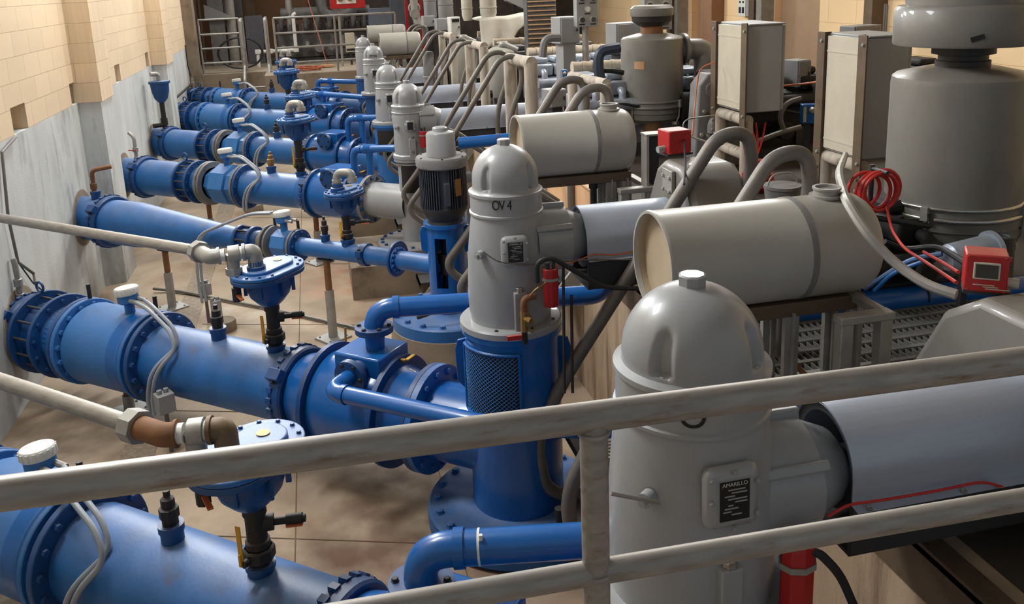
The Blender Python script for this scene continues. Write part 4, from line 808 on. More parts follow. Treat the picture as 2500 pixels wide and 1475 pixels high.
for k, lb, r in ((3, 'thick crusted pipe goalpost among the stair rails, nearest of three', .056), (4, 'crusted pipe goalpost between the two upright receivers', .05), (5, 'crusted pipe goalpost beyond the upright receivers', .045)):
    pipe_frame(lb, 1.73, 2*k+1.0, 2*k+1.45, 2.1-r*.5, r, x2=1.66)
# ------------------------------------------------------------------ air cleaners
def air_cleaner(x, y, r, z0, z1, label, cap, scale=1.0, mt=AIRG):
    t = thing('air_cleaner', label, 'air cleaner', (x, y, z0)); h = z1-z0; s = r
    obj('canister', G().lathe([(0, h*.18), (r, h*.18), (r, h-.05), (r*.985, h-.018), (r*.93, h-.003), (r*.5, h+.03), (0, h+.035)], 64), mt, t)
    b = obj('dust_cup', G().lathe([(r*1.0, h*.19), (r*.99, h*.1), (r*.96, h*.09), (r*.94, .02), (r*.86, 0), (0, -.01)], 64), mt, t)
    obj('clamp_ring', G().torus((0, 0, h*.24), r*1.005, .012).torus((0, 0, h*.175), r*1.01, .014), CHROME if scale > 1 else mt, t)
    for a in (-2.6, -.95):
        obj('clamp_clip', G(RZ(a)).box((r*1.02, 0, h*.21), (.05, .035, .07)).tube([(r*1.03, 0, h*.18), (r*1.02, 0, h*.05), (r*.9, 0, -.02)], .008, 8).box((r*.9, 0, -.02), (.05, .05, .03)), GALV, t)
    return t, h
ac1, h = air_cleaner(3.24, 3.9, .335, 1.33, 2.19, 'large grey air cleaner canister at the right edge, nearest the camera', 1, 2)
obj('neck', G().lathe([(.13, h+.02), (.13, h+.06), (.118, h+.065), (.118, h+.09), (.15, h+.095), (.15, h+.15), (0, h+.15)], 40), DARK, ac1)
obj('intake_hood', G().lathe([(0, h+.145), (.335, h+.145), (.34, h+.155), (.34, h+.32), (.325, h+.34), (.29, h+.345), (0, h+.345)], 64), AIRG, ac1)
obj('intake_barrel', G().lathe([(.288, h+.34), (.288, h+1.0), (0, h+1.0)], 64).torus((0, 0, h+.41), .289, .005), AIRG, ac1)
o = obj('label_tear', G(RZ(-2.1) @ T(.34, 0, h+.195) @ RX(.3)).prism([(-.001, -.03), (.003, -.03), (.003, .03), (-.001, .03)], -.012, .012), INK, ac1, label='torn black sticker')
ac2, h = air_cleaner(3.1, 7.8, .29, 1.4, 2.17, 'grey air cleaner with mushroom cap, farther one beside the middle drum tank', 1)
obj('neck', G().lathe([(.105, h), (.1, h+.1), (.12, h+.11), (0, h+.11)], 32), RUST, ac2); obj('mushroom_cap', G().lathe([(.12, h+.1), (.18, h+.14), (.19, h+.2), (.19, h+.2)], 40), BLACK, ac2, label='black mesh skirt')
obj('cap_lid', G().lathe([(0, h+.19), (.195, h+.19), (.2, h+.2), (.2, h+.26), (.17, h+.285), (0, h+.29)], 40), AIRG, ac2)
obj('outlet_elbow', G().tube([(.2, -.05, h-.13), (.36, -.05, h-.13), (.5, -.05, h-.14), (.52, -.05, h-.62)], .1, 24, bend=.22, seg=10).tube([(.28, -.05, h-.13), (.31, -.05, h-.13)], .15, 28).tube([(.52, -.05, h-.42), (.52, -.05, h-.44)], .11, 28), AIRG, ac2)
obj('warning_sticker', G(RZ(-2.35) @ T(.2905, 0, h-.24)).box((0, 0, 0), (.002, .1, .07)).box((0, 0, 0), (.003, .1, .005)), COPPER, ac2, label='tan and black sticker')
obj('support_strut', G().add([(.32, .1, h-.45), (.38, .1, h-.45), (.7, .1, -.25), (.6, .1, -.25), (.32, .14, h-.45), (.38, .14, h-.45), (.7, .14, -.25), (.6, .14, -.25)], [(0,1,2,3),(7,6,5,4),(0,4,5,1),(1,5,6,2),(2,6,7,3),(3,7,4,0)]), GREYL, ac2)
for i, (x, y, z0, z1, lb) in enumerate(((3.05, 3.95, DZ, 1.33, 'dark stand under the large air cleaner'), (3.1, 7.85, DZ, 1.39, 'wood-toned pedestal under the mushroom-capped air cleaner'))):
    tag(obj('equipment_stand', G().lathe([(.2, z0), (.2, z0+.02), (.12, z0+.04), (.12, z1-.02), (.22, z1), (0, z1)], 24, T(x, y, 0)), DARK if i == 0 else COPPER), lb, 'stand')
# ------------------------------------------------------------------ engines
def engine(k, label, x0=1.7, ln=2.3, zc=1.49, silver=False, guard=True, rg=.28, body=True, dark=False, Y=None, dh=-.17):
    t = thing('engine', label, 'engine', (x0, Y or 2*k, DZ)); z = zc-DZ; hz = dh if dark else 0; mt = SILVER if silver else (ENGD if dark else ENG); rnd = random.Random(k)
    if guard:
        hp = [(.6, -.32), (.53, -.05), (.4, .18), (.24, .28)] if k == 1 else [(.34, -.22), (.31, .05), (.2, .24), (.1, .3)]
        g = obj('flywheel_guard', G(T(0, 0, z) @ Matrix(((0, 0, 1, 0), (1, 0, 0, 0), (0, 1, 0, 0), (0, 0, 0, 1)))).prism(hp+[(-a, b) for a, b in hp[::-1]], 0, .3), AIRG, t, .03)
        if k == 1:
            return t
        br = obj('guard_bracket', G(T(-.012, 0, z+rg*.72)).box((0, 0, 0), (.02, .12, .11)), GALV, g, .003)
        for a, b in ((-.04, .035), (.04, .035), (-.04, -.035), (.04, -.035)): bolt(br, (-.022, a, z+.2+b), (-1, 0, 0), .01, GALV)
    if not body: return t
    obj('skid', G().span((.4, -.34, .0), (ln, -.24, .1)).span((.4, .24, 0), (ln, .34, .1)), DARK, t)
    obj('oil_pan', G().span((.45, -.2, .06), (ln-.1, .2, .28)), mt, t, .03); obj('engine_block', G().span((.38, -.25, .26), (ln-.05, .25, .56+hz)), mt, t, .02)
    n = 6 if ln > 1.6 else 3
    for i in range(n):
        x = .5+(ln-.7)*i/(n-1)*.92
        hd = obj('cylinder_head', G().span((x-.12, -.27, .57+hz), (x+.12, .2, .7+hz)), mt, t, .02)
        obj('valve_cover', G().span((x-.1, -.16, .7+hz), (x+.1, .16, .77+hz)), mt, hd, .025)
        for a in (-.08, .08): bolt(hd, (x+a, -.225, .7+hz), (0, 0, 1), .014, mt)
        obj('intake_port', G().tube([(x, -.27, .62+hz), (x, -.33, .62+hz), (x, -.35, .5+hz)], .035, 10, bend=.04), mt, hd)
    obj('intake_manifold', G().cyl((.42, -.35, .5+hz), (ln-.3, -.35, .5+hz), .055), mt, t)
    g = G(); L_ = ln-.7
    for i in range(14): g.cyl((.45+L_*i/14, .24, .8), (.45+L_*(i+.96)/14, .24, .8), .06, .05, 16)
    if not dark: obj('wrapped_exhaust', g, WRAP, t)
    elif Y: obj('exhaust_pipe', G().cyl((.3, .3, .42), (ln, .3, .42), .15), ENGD, t)
    obj('fuel_line', G().tube([(.4, -.28, .45), (.7, -.4, .52), (1.2, -.4, .4), (ln-.3, -.38, .46)], .014, 8, bend=.1), BLACKR, t)
    for i in range(5 if not dark else 1):
        x = .5+rnd.random()*(ln-.8); y = -.27-rnd.random()*.08; zz = .15+rnd.random()*.3; q = rnd.random()
        obj('accessory', G().box((x, y, zz), (.08+.1*q, .12, .1+.1*q)) if i % 2 else G().cyl((x, y-.1, zz), (x, y+.1, zz), .05+.05*q), mt, t, .008)
    return t
engine(1, 'flywheel guard disc of the nearest engine, cut by the right edge', 1.99, zc=1.42, body=False)
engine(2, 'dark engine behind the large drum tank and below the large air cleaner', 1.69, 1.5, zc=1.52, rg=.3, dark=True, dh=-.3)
engine(4, 'grey engine row behind the middle drum tank with wrapped exhaust', 2.0, 2.1, silver=True, guard=False)
engine(5, 'grey engine, second beyond the electric motor, right of the crusted posts', 2.05, 2.1, silver=True, guard=False)
engine(6, 'grey engine behind the upright receivers', 2.05, 2.0, guard=False)
engine(7, 'dusty engine below the white insulation blanket', 2.2, 2.3, guard=False)
engine(3, 'added dark engine standing for shade behind the two control panels', 3.0, 3.0, dark=True, guard=False, Y=7.35, dh=.02)  # added engine; its dark bulk stands for the shaded void there
# red alarm boxes on the guards
def alarm_box(x, y, z, s, label, rz, window=True):
    t = thing('alarm_box', label, 'alarm box', (x, y, z), rz); a, b, c = s
    B = obj('box_body', G().span((-a/2, -b/2, 0), (a/2, b/2, c)), RED, t, .006)
    if window:
        obj('window_frame', G(T(0, -b/2-.002, c*.58)).box((0, 0, 0), (a*.62, .006, c*.46)), CREAM, t, .003); obj('gauge_window', G(T(0, -b/2-.0055, c*.58)).box((0, 0, 0), (a*.52, .003, c*.36)), GLASS, t)
        g = G()
        for i, (w_, zz) in enumerate(((.5, .2), (.35, .15), (.55, .1))): g.box((-.05*a+.02*i, -b/2-.001, c*zz), (a*w_, .001, .003))
        obj('faded_lettering', g, CREAM, t); obj('reset_button', G().cyl((a/2, 0, c*.78), (a/2+.012, 0, c*.78), .012), RED, t); obj('side_plate', G().box((a/2+.001, 0, c*.66), (.002, b*.75, c*.4)), RUST, t)
    for dx in (-.42, .42):
        for dz in (.06, .94): bolt(B, (dx*a, -b/2, dz*c), (0, -1, 0), .004, RED)
    obj('cable_gland', G().cyl((a/2 if window else -a/2, -b*.1, c*.22), ((a/2+.035) if window else (-a/2-.04), -b*.12, c*.2), .017, n=12), CREAM if window else GREYL, t)
    obj('mount_foot', G().span((-a*.5, -b*.4, -.012), (a*.62, b*.4, 0)), DARK, t); return t
alarm_box(2.075, 2.32, 1.70, (.125, .1, .125), 'red alarm box with small window on the nearest engine guard', -.62)
alarm_box(1.78, 4.17, 1.84, (.13, .12, .12), 'plain red alarm box on the guard of the second engine', .12, False)
# ------------------------------------------------------------------ receivers and boxes further back
def receiver(x, y, r, z0, z1, label):
    t = thing('air_receiver', label, 'tank', (x, y, DZ)); a, b = z0-DZ, z1-DZ
    obj('vessel', G().lathe([(0, a), (r*.9, a+.01), (r, a+.05), (r, b-.07), (r*.97, b-.055), (r*.6, b-.015), (0, b)], 48), DRUM, t); obj('top_neck', G().cyl((.02, 0, b-.02), (.02, 0, b+.04), .05).cyl((.02, 0, b+.035), (.02, 0, b+.05), .065), DRUM, t)
    for i in range(3): obj('leg', G().cyl((r*.8*math.cos(2.1*i), r*.8*math.sin(2.1*i), 0), (r*.8*math.cos(2.1*i), r*.8*math.sin(2.1*i), a+.04), .02), GREYD, t)
    obj('elbow', G().tube([(.0, -.02, b-.03), (0.0, -.08, b+.04), (.18, -.1, b-.05)], .035, 12, bend=.05), GALV, t); return t
receiver(2.0, 12, .185, 1.32, 1.975, 'upright beige air receiver, farther of the two'); receiver(2.21, 10.4, .185, 1.35, 1.965, 'upright beige air receiver with domed top, nearer of the two')
P = at(1048, 180, Y=11.4); t = thing('filter_canister', 'small upright grey filter canister in front of the grey shaft cover', 'filter', (P.x, P.y, 0))
obj('filter_body', G().lathe([(0, 1.3), (.06, 1.3), (.06, 1.36), (.075, 1.37), (.075, 1.83), (.06, 1.87), (0, 1.88)], 24), GREYD, t); obj('bracket', G().torus((0, 0, 1.55), .077, .006), GALV, t); obj('filter_stem', G().cyl((0, 0, 0), (0, 0, 1.32), .025), GREYD, t)
def gauge_panel(px, py, Y, w_, h, label, rz=0, n=((-.26, .3), (.26, .3), (0, 0), (-.26, -.3), (.26, -.3)), post=True, m=GREYL):
    P = at(px, py, Y=Y); t = thing('gauge_panel', label, 'gauge panel', P, rz); obj('panel_box', G().box((0, 0, 0), (w_, .12, h)), m, t, .006)
    for a, b in n:
        q = obj('gauge', G(T(a*w_, -.06, b*h) @ AYN).lathe([(0, 0), (w_*.15, 0), (w_*.15, .012), (w_*.125, .016), (0, .016)], 24), GALV, t); obj('dial', G(T(a*w_, -.077, b*h) @ AYN).lathe([(0, 0), (w_*.115, .001)], 20), GLASS if (a, b) != (0, 0) else WHITE, q)
        obj('gauge_label', G().box((a*w_, -.061, b*h-w_*.2), (w_*.26, .002, .012)), INK, q)
    if post: obj('panel_post', G().cyl((0, .03, -P.z+DZ), (0, .03, -h/2), .035), GALV, t)
    return t
gauge_panel(1430, 22, 9, .235, .36, 'pale gauge panel with five round dials on a post'); gauge_panel(1602, 35, 9.4, .33, .34, 'pale gauge panel behind the mushroom-capped air cleaner', n=((-.3, .28), (.26, .28), (.26, -.25), (-.3, -.25)))
def boxt(px, py, Y, s, label, name='electrical_box', cat='electrical box', m=GREYL, rz=.25, ped=None, bev=.006, extra=None):
    P = at(px, py, Y=Y); t = thing(name, label, cat, P, rz); B = obj('box_body', G().box((0, 0, 0), s), m, t, bev)
    obj('box_door', G().box((0, -s[1]/2-.006, 0), (s[0]*.92, .012, s[2]*.92)), m, t, .003); obj('latch', G().box((s[0]*.32, -s[1]/2-.016, 0), (.015, .012, .03)), DARK, t)
    if ped: obj('pedestal', G().span((-s[0]*.32, -s[1]*.4, DZ-P.z), (s[0]*.32, s[1]*.4, -s[2]/2)), m if ped == 1 else ped, t)
    if extra: extra(t, s)
    return t
boxt(1380, 73, 9.2, (.24, .2, .28), 'grey box on a pedestal below the five-dial gauge panel', ped=1); boxt(1522, 92, 9.6, (.34, .22, .34), 'grey box on a dark pedestal behind the mushroom-capped air cleaner', ped=DARK)
boxt(1045, 52, 14.6, (.2, .12, .18), 'square grey box left of its twin at the far engine', ped=DARK); boxt(1079, 60, 14.4, (.22, .12, .2), 'square grey box right of its twin at the far engine', ped=DARK)
boxt(1108, 66, 14.2, (.165, .14, .32), 'upright white meter cabinet beside the insulation blanket', m=WHITE, ped=DARK, extra=lambda t, s: obj('display', G().box((0, -s[1]/2-.014, s[2]*.33), (s[0]*.75, .004, .05)), PLATE, t))
boxt(1352, 238, 7.6, (.165, .16, .16), 'grey terminal box on the engine right of the crusted post', ped=DARK); boxt(1945, 178, 7.2, (.15, .18, .24), 'small grey box between the two control panels', m=GREYD, ped=DARK); boxt(2100, 85, 8.4, (.4, .2, .2), 'wide grey box on the far side behind the nearer panel', m=GREYD, ped=DARK)
boxt(2185, 60, 9.2, (.5, .1, .5), 'tall pale cabinet on the right wall behind the big intake', m=GREYL)
def detector(px, py, Y, s, label):
    P = at(px, py, Y=Y); t = thing('blue_detector', label, 'detector', P, -.35); obj('detector_body', G().box((0, 0, 0), s), BLUEC, t, .008); obj('name_strip', G().box((-s[0]*.3, -s[1]/2-.002, 0), (s[0]*.2, .004, s[2]*.8)), CREAM, t)
    obj('sensor_cap', G(T(s[0]*.18, -s[1]/2, s[2]*.22) @ AYN).lathe([(0, 0), (s[0]*.24, 0), (s[0]*.24, .03), (s[0]*.15, .05), (0, .05)], 20), GALV, t); obj('mount_stem', G().span((-s[0]*.2, s[1]*.1, DZ-P.z), (s[0]*.2, s[1]*.5, -s[2]/2)), DARK, t)
detector(1973, 277, 6.6, (.12, .1, .16), 'bright blue detector box with steel sensor cap between the control panels'); detector(1377, 183, 8.0, (.06, .06, .1), 'small blue detector box on the silver engine')
# blanket, exhausts, duct pieces at the far engine
P = at(1125, 75, Y=14.5); Q = at(1282, 75, Y=13.2)
g = G(); n, m_ = 28, 16; vs = []
for i in range(n+1):
    u_ = i/n
    for j in range(m_+1):
        v_ = j/m_; yy = 14.6-1.8*v_*0-.9*v_; zz = 2.28-.02*v_; drop = max(0, v_-.5)*2
        x = 2.6+1.3*u_; edge = .46-.36*math.exp(-((u_-.64)/.2)**2)-.12*u_
        zz = 2.12+.07*math.sin(u_*3.1)-edge*drop**1.1+.02*math.sin(u_*21+v_*5)*drop+.03*math.sin(u_*9+1)
        yy = 14.4-.65*min(v_, .5)*2-.12*drop+.05*math.sin(u_*26+v_*2)*drop; vs.append((x, yy, zz))
fs = [(i*(m_+1)+j, (i+1)*(m_+1)+j, (i+1)*(m_+1)+j+1, i*(m_+1)+j+1) for i in range(n) for j in range(m_)]
g.add(vs, fs); o = obj('insulation_blanket', g, BLANKET, ang=80); sm = o.modifiers.new('thick', 'SOLIDIFY'); sm.thickness = .03
tag(o, 'white quilted insulation blanket draped over the far engine', 'blanket')
for px, x2, r, m, lb in ((1192, 0, .13, BLANKET, 'white wrapped exhaust stack rising from the blanket'), (1140, 0, .085, BLANKET, 'narrower white wrapped stack left of the big one')):
    P = at(px, 22, Y=13.9); t = thing('exhaust_stack', lb, 'exhaust stack', (P.x, P.y, 2.1)); obj('wrapped_pipe', G().lathe([(0, .04), (r*.7, .03), (r, .12), (r*1.02, .3), (r*.97, .6), (r, 1.5), (0, 1.5)], 28), m, t); obj('strap', G().torus((0, 0, .22), r*1.03, .008).torus((0, 0, .5), r*1.0, .008), CREAM, t)
for i, (px, Y, r, z0, m, lb) in enumerate(((1050, 15.6, .11, 2.13, GREYL, 'tall pale grey cylinder, left of a pair above the far boxes'), (1088, 15.2, .13, 2.06, GREYL, 'tall pale grey cylinder, right of a pair above the far boxes'))):
    P = at(px, 20, Y=Y); t = thing('silencer', lb, 'silencer', (P.x, P.y, z0)); obj('silencer_shell', G().lathe([(0, 0), (r*.9, 0), (r, .03), (r, 1.6), (0, 1.6)], 28), m, t); obj('support_leg', G().cyl((0, 0, DZ-z0), (0, 0, .02), .03), DARK, t); obj('tie_band', G().torus((0, 0, .3), r*1.01, .008), GREYD, t)
P = at(1005, 10, Y=16.2); t = thing('red_pump_frame', 'red framed fire valve assembly at the far end', 'valve assembly', (P.x, P.y, PZ))
for dx in (-.1, .16): obj('red_post', G().span((dx-.025, -.03, 0), (dx+.025, .03, 1.7)), RED, t)
obj('valve_pipe', G().tube([(.03, -.1, 1.6), (.03, -.1, 1.0), (.1, -.14, .7)], .07, 16, bend=.1).torus((.03, -.1, 1.08), .09, .02, 'Y').cyl((.03, -.2, .98), (.03, -.05, .98), .085), GALV, t)
# duct and louvred screens behind
for px, w_, lb in ((1260, .3, 'pale vertical duct right of the wrapped stack'), (1310, .42, 'pale sheet-metal duct left of the louvres')):
    P = at(px, 10, Y=15.2); t = thing('sheet_duct', lb, 'duct', (P.x, P.y, 2.22)); obj('duct_body', G().add([(-w_/2, 0, .15), (w_/2, 0, 0), (w_/2, 0, 1.4), (-w_/2, 0, 1.4), (-w_/2, .3, .15), (w_/2, .3, 0), (w_/2, .3, 1.4), (-w_/2, .3, 1.4)], [(0,1,2,3),(7,6,5,4),(0,4,5,1),(1,5,6,2),(2,6,7,3),(3,7,4,0)]), GREYL, t); obj('duct_leg', G().span((-.03, .1, DZ-2.22), (.03, .16, .1)), DARK, t); obj('duct_flange', G().box((0, .15, .45), (w_+.02, .32, .02)), GREYD, t)
P = at(1350, 60, Y=11.5); t = thing('louvred_radiator', 'tan louvred radiator screen behind the grey pedestal box', 'radiator', (P.x-.25, P.y, DZ))
obj('radiator_core', G().span((-.1, 0, 0), (.3, .2, 1.9)), ENG, t)
g = G()
for i in range(30): g.box((.1, -.01, .1+i*.06), (.38, .03, .012), None)
obj('louvre_blades', g, COPPER, t)
# lengths of hose and wire on the engine side
cable('thick dark hose arching from the grey pedestal box', [at(1368, 92, Y=9), at(1330, 92, Y=9), at(1324, 140, Y=9)], .042, GREYD, .12, 'hose'); cable('navy hose elbow left of the mushroom-capped air cleaner', [at(1512, 117, Y=7.6), at(1462, 125, Y=7.6), at(1460, 165, Y=7.6), at(1468, 200, Y=7.6)], .05, NAVY, .18, 'hose')
cable('short black hose stretching to the mushroom-capped air cleaner', [at(1465, 172, Y=7.6), at(1500, 173, Y=7.6), at(1522, 178, Y=7.6)], .024, BLACKR, .05, 'hose')
cable('pale grey hose bending from the nearer panel to the red alarm box', [at(2064, 378, Y=4.7), at(2046, 425, Y=3.5), at(2066, 492, Y=2.84), at(2112, 567, Y=2.7), at(2185, 645, Y=2.62), at(2265, 698, Y=2.5), at(2335, 720, Y=2.42)], .0185, GALV, .35, 'hose')
cable('grey hose curling out of the blue detector', [at(1955, 240, Y=6.6), at(1920, 250, Y=6.6), at(1902, 285, Y=6.6), at(1915, 320, Y=6.6)], .022, RAILG, .12, 'hose'); cable('grey hose rising towards the blue detector', [at(1955, 310, Y=6.5), at(1900, 325, Y=6.5), at(1850, 345, Y=6.5)], .022, RAILG, .12, 'hose')
cable('orange wire between the two control panels', [at(1905, 210, Y=6.6), at(1960, 205, Y=6.6), at(2010, 198, Y=5.6)], .008, ORANGE, .1); cable('orange wire hanging left of the farther control panel', [at(1745, 152, Y=6.7), at(1708, 165, Y=6.7), at(1700, 220, Y=6.7), at(1690, 330, Y=6.5)], .006, ORANGE, .1)
for a, b in (((1832, 300), (1850, 400)), ((1845, 300), (1848, 400)), ((1868, 300), (1846, 385))): cable('red wires, one of a bundle hanging below the farther control panel', [at(*a, Y=6.4), at((a[0]+b[0])/2+4, 345, Y=6.3), at(*b, Y=6.2)], .008, REDD, .1, group='red wires below the farther panel')
P = at(1850, 440, Y=6.0); t = thing('red_valve', 'red iron valve below the farther control panel', 'valve', P); obj('valve_body', G().lathe([(0, -.18), (.07, -.18), (.06, -.1), (.12, -.04), (.12, .06), (.06, .1), (.05, .16), (0, .16)], 12), RED, t); obj('bonnet', G().box((.08, -.02, 0), (.14, .1, .12), RY(.5)), RED, t, .01); obj('riser', G().cyl((0, 0, DZ-P.z), (0, 0, -.17), .05), RUST, t)
P = at(1910, 465, Y=5.2); t = thing('grey_bucket', 'grey lidded bucket in the dark between the stair loops', 'bucket', P); obj('bucket_body', G().lathe([(0, -.16), (.1, -.16), (.12, .02), (.125, .02), (.125, .04), (0, .05)], 28), GREYD, t); obj('bail_handle', G().tube([(-.12, 0, .02), (-.08, 0, .12), (.08, 0, .12), (.12, 0, .02)], .006, 8, bend=.06), GALV, t); obj('stand', G().cyl((0, 0, DZ-P.z), (0, 0, -.16), .08), DARK, t)
g = G(); P = at(2150, 470, Y=3.62)
for i in range(7): g.torus((P.x+.012*i*math.cos(i*2), P.y+.012*i, P.z+.008*math.sin(i*3)), .092+.006*math.sin(i*2.3), .009, 'Y', 36, 8)
rc = tag(obj('red_hose_coil', g, REDD), 'coil of red hose hanging left of the large air cleaner', 'hose coil')
obj('hanger_post', G().cyl((P.x+.01, P.y+.09, DZ), (P.x+.01, P.y+.09, P.z+.12), .012).cyl((P.x+.01, P.y-.03, P.z+.1), (P.x+.01, P.y+.09, P.z+.1), .01), DARK, rc)
cable('red hose hanging from the red coil to the pipes below', [at(2165, 505, Y=3.62), at(2176, 560, Y=3.5), at(2205, 605, Y=3.3), at(2260, 640, Y=3.0), at(2335, 690, Y=2.5)], .007, REDD, .12, 'hose'); cable('red cable crossing behind the nearest red alarm box', [at(2255, 615, Y=3.4), at(2300, 640, Y=3.0), at(2340, 665, Y=2.6)], .007, REDD, .1)
cable('black cable bundle sagging below the large air cleaner', [at(2160, 590, Y=3.6), at(2210, 610, Y=3.6), at(2290, 600, Y=3.4), at(2370, 650, Y=3.0)], .014, BLACKR, .15)
cable('pale blue hose crossing above the lower blue pipe', [at(2110, 705, Y=3.6), at(2180, 660, Y=3.5), at(2230, 630, Y=3.4), at(2300, 620, Y=3.3)], .012, mat('pale_blue_hose', (90, 120, 165), .5), .1, 'hose'); cable('blue hose dangling onto the lower blue pipe', [at(2135, 710, Y=3.55), at(2180, 665, Y=3.45), at(2250, 640, Y=3.35)], .01, BLUE, .1, 'hose')
o = thing('blue_header_pipe', 'blue header pipe lying beyond the grating at the right', 'pipe', at(2100, 737, Y=3.62)); I = inv(o)
obj('pipe_barrel', G().tube([I @ at(1900, 762, Y=3.62), I @ at(2330, 716, Y=3.62), I @ at(2500, 700, Y=3.62)], .06, 20), BLUEC, o); obj('pipe_strap', G().tube([I @ at(2248, 720, Y=3.62), I @ at(2251, 720, Y=3.62)], .063, 20), BLACK, o)
o = thing('blue_header_pipe', 'blue pipe passing behind the electric motor to the middle tank', 'pipe', at(1130, 350, Y=5.9)); I = inv(o); obj('pipe_barrel', G().tube([I @ at(1120, 350, Y=6.4), I @ at(1260, 338, Y=6.3), I @ at(1330, 332, Y=6.25)], .045, 18), BLUEC, o); obj('pipe_stand', G().cyl(I @ Vector((1.05, 6.39, 0)), I @ Vector((1.05, 6.39, 1.6)), .02), GALV, o); obj('pipe_collar', G().tube([I @ at(1212, 343, Y=6.335), I @ at(1220, 342, Y=6.33)], .052, 18), BLUED, o)
# thin uprights in front of the deck face
for px, a, b, lb in ((1375, 640, 960, 'thin black rod against the concrete face below the shaft cover, left'), (1395, 720, 960, 'thin black rod against the concrete face below the shaft cover, right')):
    tag(obj('rod', G().cyl(at(px, a, Y=3.75), at(px+3, b, Y=3.6), .007, n=8), BLACK), lb, 'rod')
t = thing('stencilled_tread', 'dark stair landing with a printed label left of the stair rail', 'landing', (1.2, 3.75, .5)); obj('landing_plate', G().span((-.12, -.2, -.04), (.4, .25, 0)), DARK, t, .004); obj('printed_label', G().span((-.06, -.15, 0), (.1, .02, .002)), CLOTHW, t)
g = G()
for i in range(5): g.span((-.05, -.135+.03*i, .002), (.08, -.122+.03*i, .003))
obj('label_lines', g, RUST, t); obj('landing_leg', G().span((.1, -.03, -.5), (.16, .03, -.04)), DARK, t)
# deck edge channel
tag(obj('edge_channel', G().span((DX-.012, .5, DZ-.02), (DX+.06, 7, DZ+.012)).span((DX-.012, .5, DZ-.16), (DX, 7, DZ)), BROWNI), 'rusty steel channel along the deck edge under the shaft covers', 'channel')
# pit equipment at the lower right
o = thing('coolant_cylinder', 'grey cylinder low at the right edge under the lower rail', 'tank', (2.2, 2.1, DZ)); obj('cylinder_shell', G(T(0, 0, .03)).lathe([(0, 0), (.2, .0), (.24, .04), (.24, .16), (0, .17)], 36), GREYD, o); obj('cylinder_band', G().torus((0, 0, .12), .242, .008), DARK, o)
# ------------------------------------------------------------------ far railing and the far end
def railing(label, pts, h=1.0, rails=(1.0, .73, .47, .2), r=.02, nm='far_railing', posts=None, z=PZ):
    t = thing(nm, label, 'railing', (*pts[0], z)); o = Vector((*pts[0], 0))
    L_ = [Vector((*p, 0))-o for p in pts]
    for a in rails: obj('rail', G().tube([p+Vector((0, 0, a)) for p in L_], r, 10), GALV, t)
    for p in (posts or L_): 
        p = Vector((*p, 0))-o if posts else p
        obj('post', G().tube([p, p+Vector((0, 0, max(rails)))], r, 10), GALV, t)
    return t
railing('grey pipe railing on the far platform, left part beside the wall', [(-2.0, 17.42), (-1.28, 17.42)], posts=None)
railing('long grey pipe railing on the far platform, right part', [(-.62, 16.55), (.45, 16.55), (1.55, 16.55)])
t = thing('safety_gate', 'pair of grey hooped grab rails at the gap in the far railing', 'gate', (-1.02, 17.3, PZ))
for x in (-.22, .22):
    obj('hoop', G().tube([(x, -.45, -1.1), (x, -.45, -.1), (x, -.1, .12), (x, -.1, .98), (x, .35, .98), (x, .35, 0)], .03, 10, bend=.06), GALV, t); obj('hoop_bar', G().tube([(x, -.1, .45), (x, .35, .45)], .022, 8), GALV, t)
for i in range(4): obj('ladder_rung', G().cyl((-.22, -.45, -.9+.22*i), (.22, -.45, -.9+.22*i), .014), GALV, t)
t = thing('far_engine', 'large dark engine behind the far railing at the top left', 'engine', (.35, 19.2, PZ)); B = ENGD
obj('engine_block', G().span((-1.0, -.4, .1), (1.0, .4, .6)), ENG, t, .03); obj('skid', G().span((-1.2, -.5, 0), (1.1, .5, .1)), DARK, t)
rnd = random.Random(3)
for i in range(8):
    x = -.9+.24*i; hd = obj('cylinder_head', G().span((x-.09, -.45, .62), (x+.09, -.1, .8)), ENG, t, .02); obj('exhaust_port', G().tube([(x, -.45, .7), (x, -.58, .7), (x, -.6, .95)], .05, 10, bend=.06), ENG, hd)
    obj('accessory', G().cyl((x, -.5, .25+.25*rnd.random()), (x, -.62, .3), .05+.05*rnd.random()), ENG if i % 2 else GREYD, t)
obj('exhaust_loop', G().tube([(-.1, -.45, 1.6), (-.05, -.5, .95), (.3, -.5, .9), (.55, -.5, 1.0), (.6, -.45, 1.6)], .11, 16, bend=.25), ENG, t); obj('exhaust_manifold', G().cyl((-.9, -.3, 1.0), (.9, -.3, 1.0), .12), ENG, t)
obj('intake_pipe', G().cyl((-.72, -.35, .6), (-.72, -.35, 1.8), .07), GALV, t)
P = at(848, 6, Y=17.4); t = thing('gauge_panel', 'red framed gauge panel hanging at the top of the photo', 'gauge panel', P); obj('panel_box', G().box((0, 0, .1), (.66, .14, .42)), RED, t, .008); obj('white_face', G().box((-.02, -.072, .13), (.36, .01, .3)), WHITE, t)
for a in (-.12, .06): obj('gauge', G(T(a-.01, -.08, .08) @ AYN).lathe([(0, 0), (.06, 0), (.06, .012), (0, .014)], 20), BRASS, t)
obj('panel_post', G().cyl((-.18, .03, PZ-P.z), (-.18, .03, -.1), .022), GALV, t)
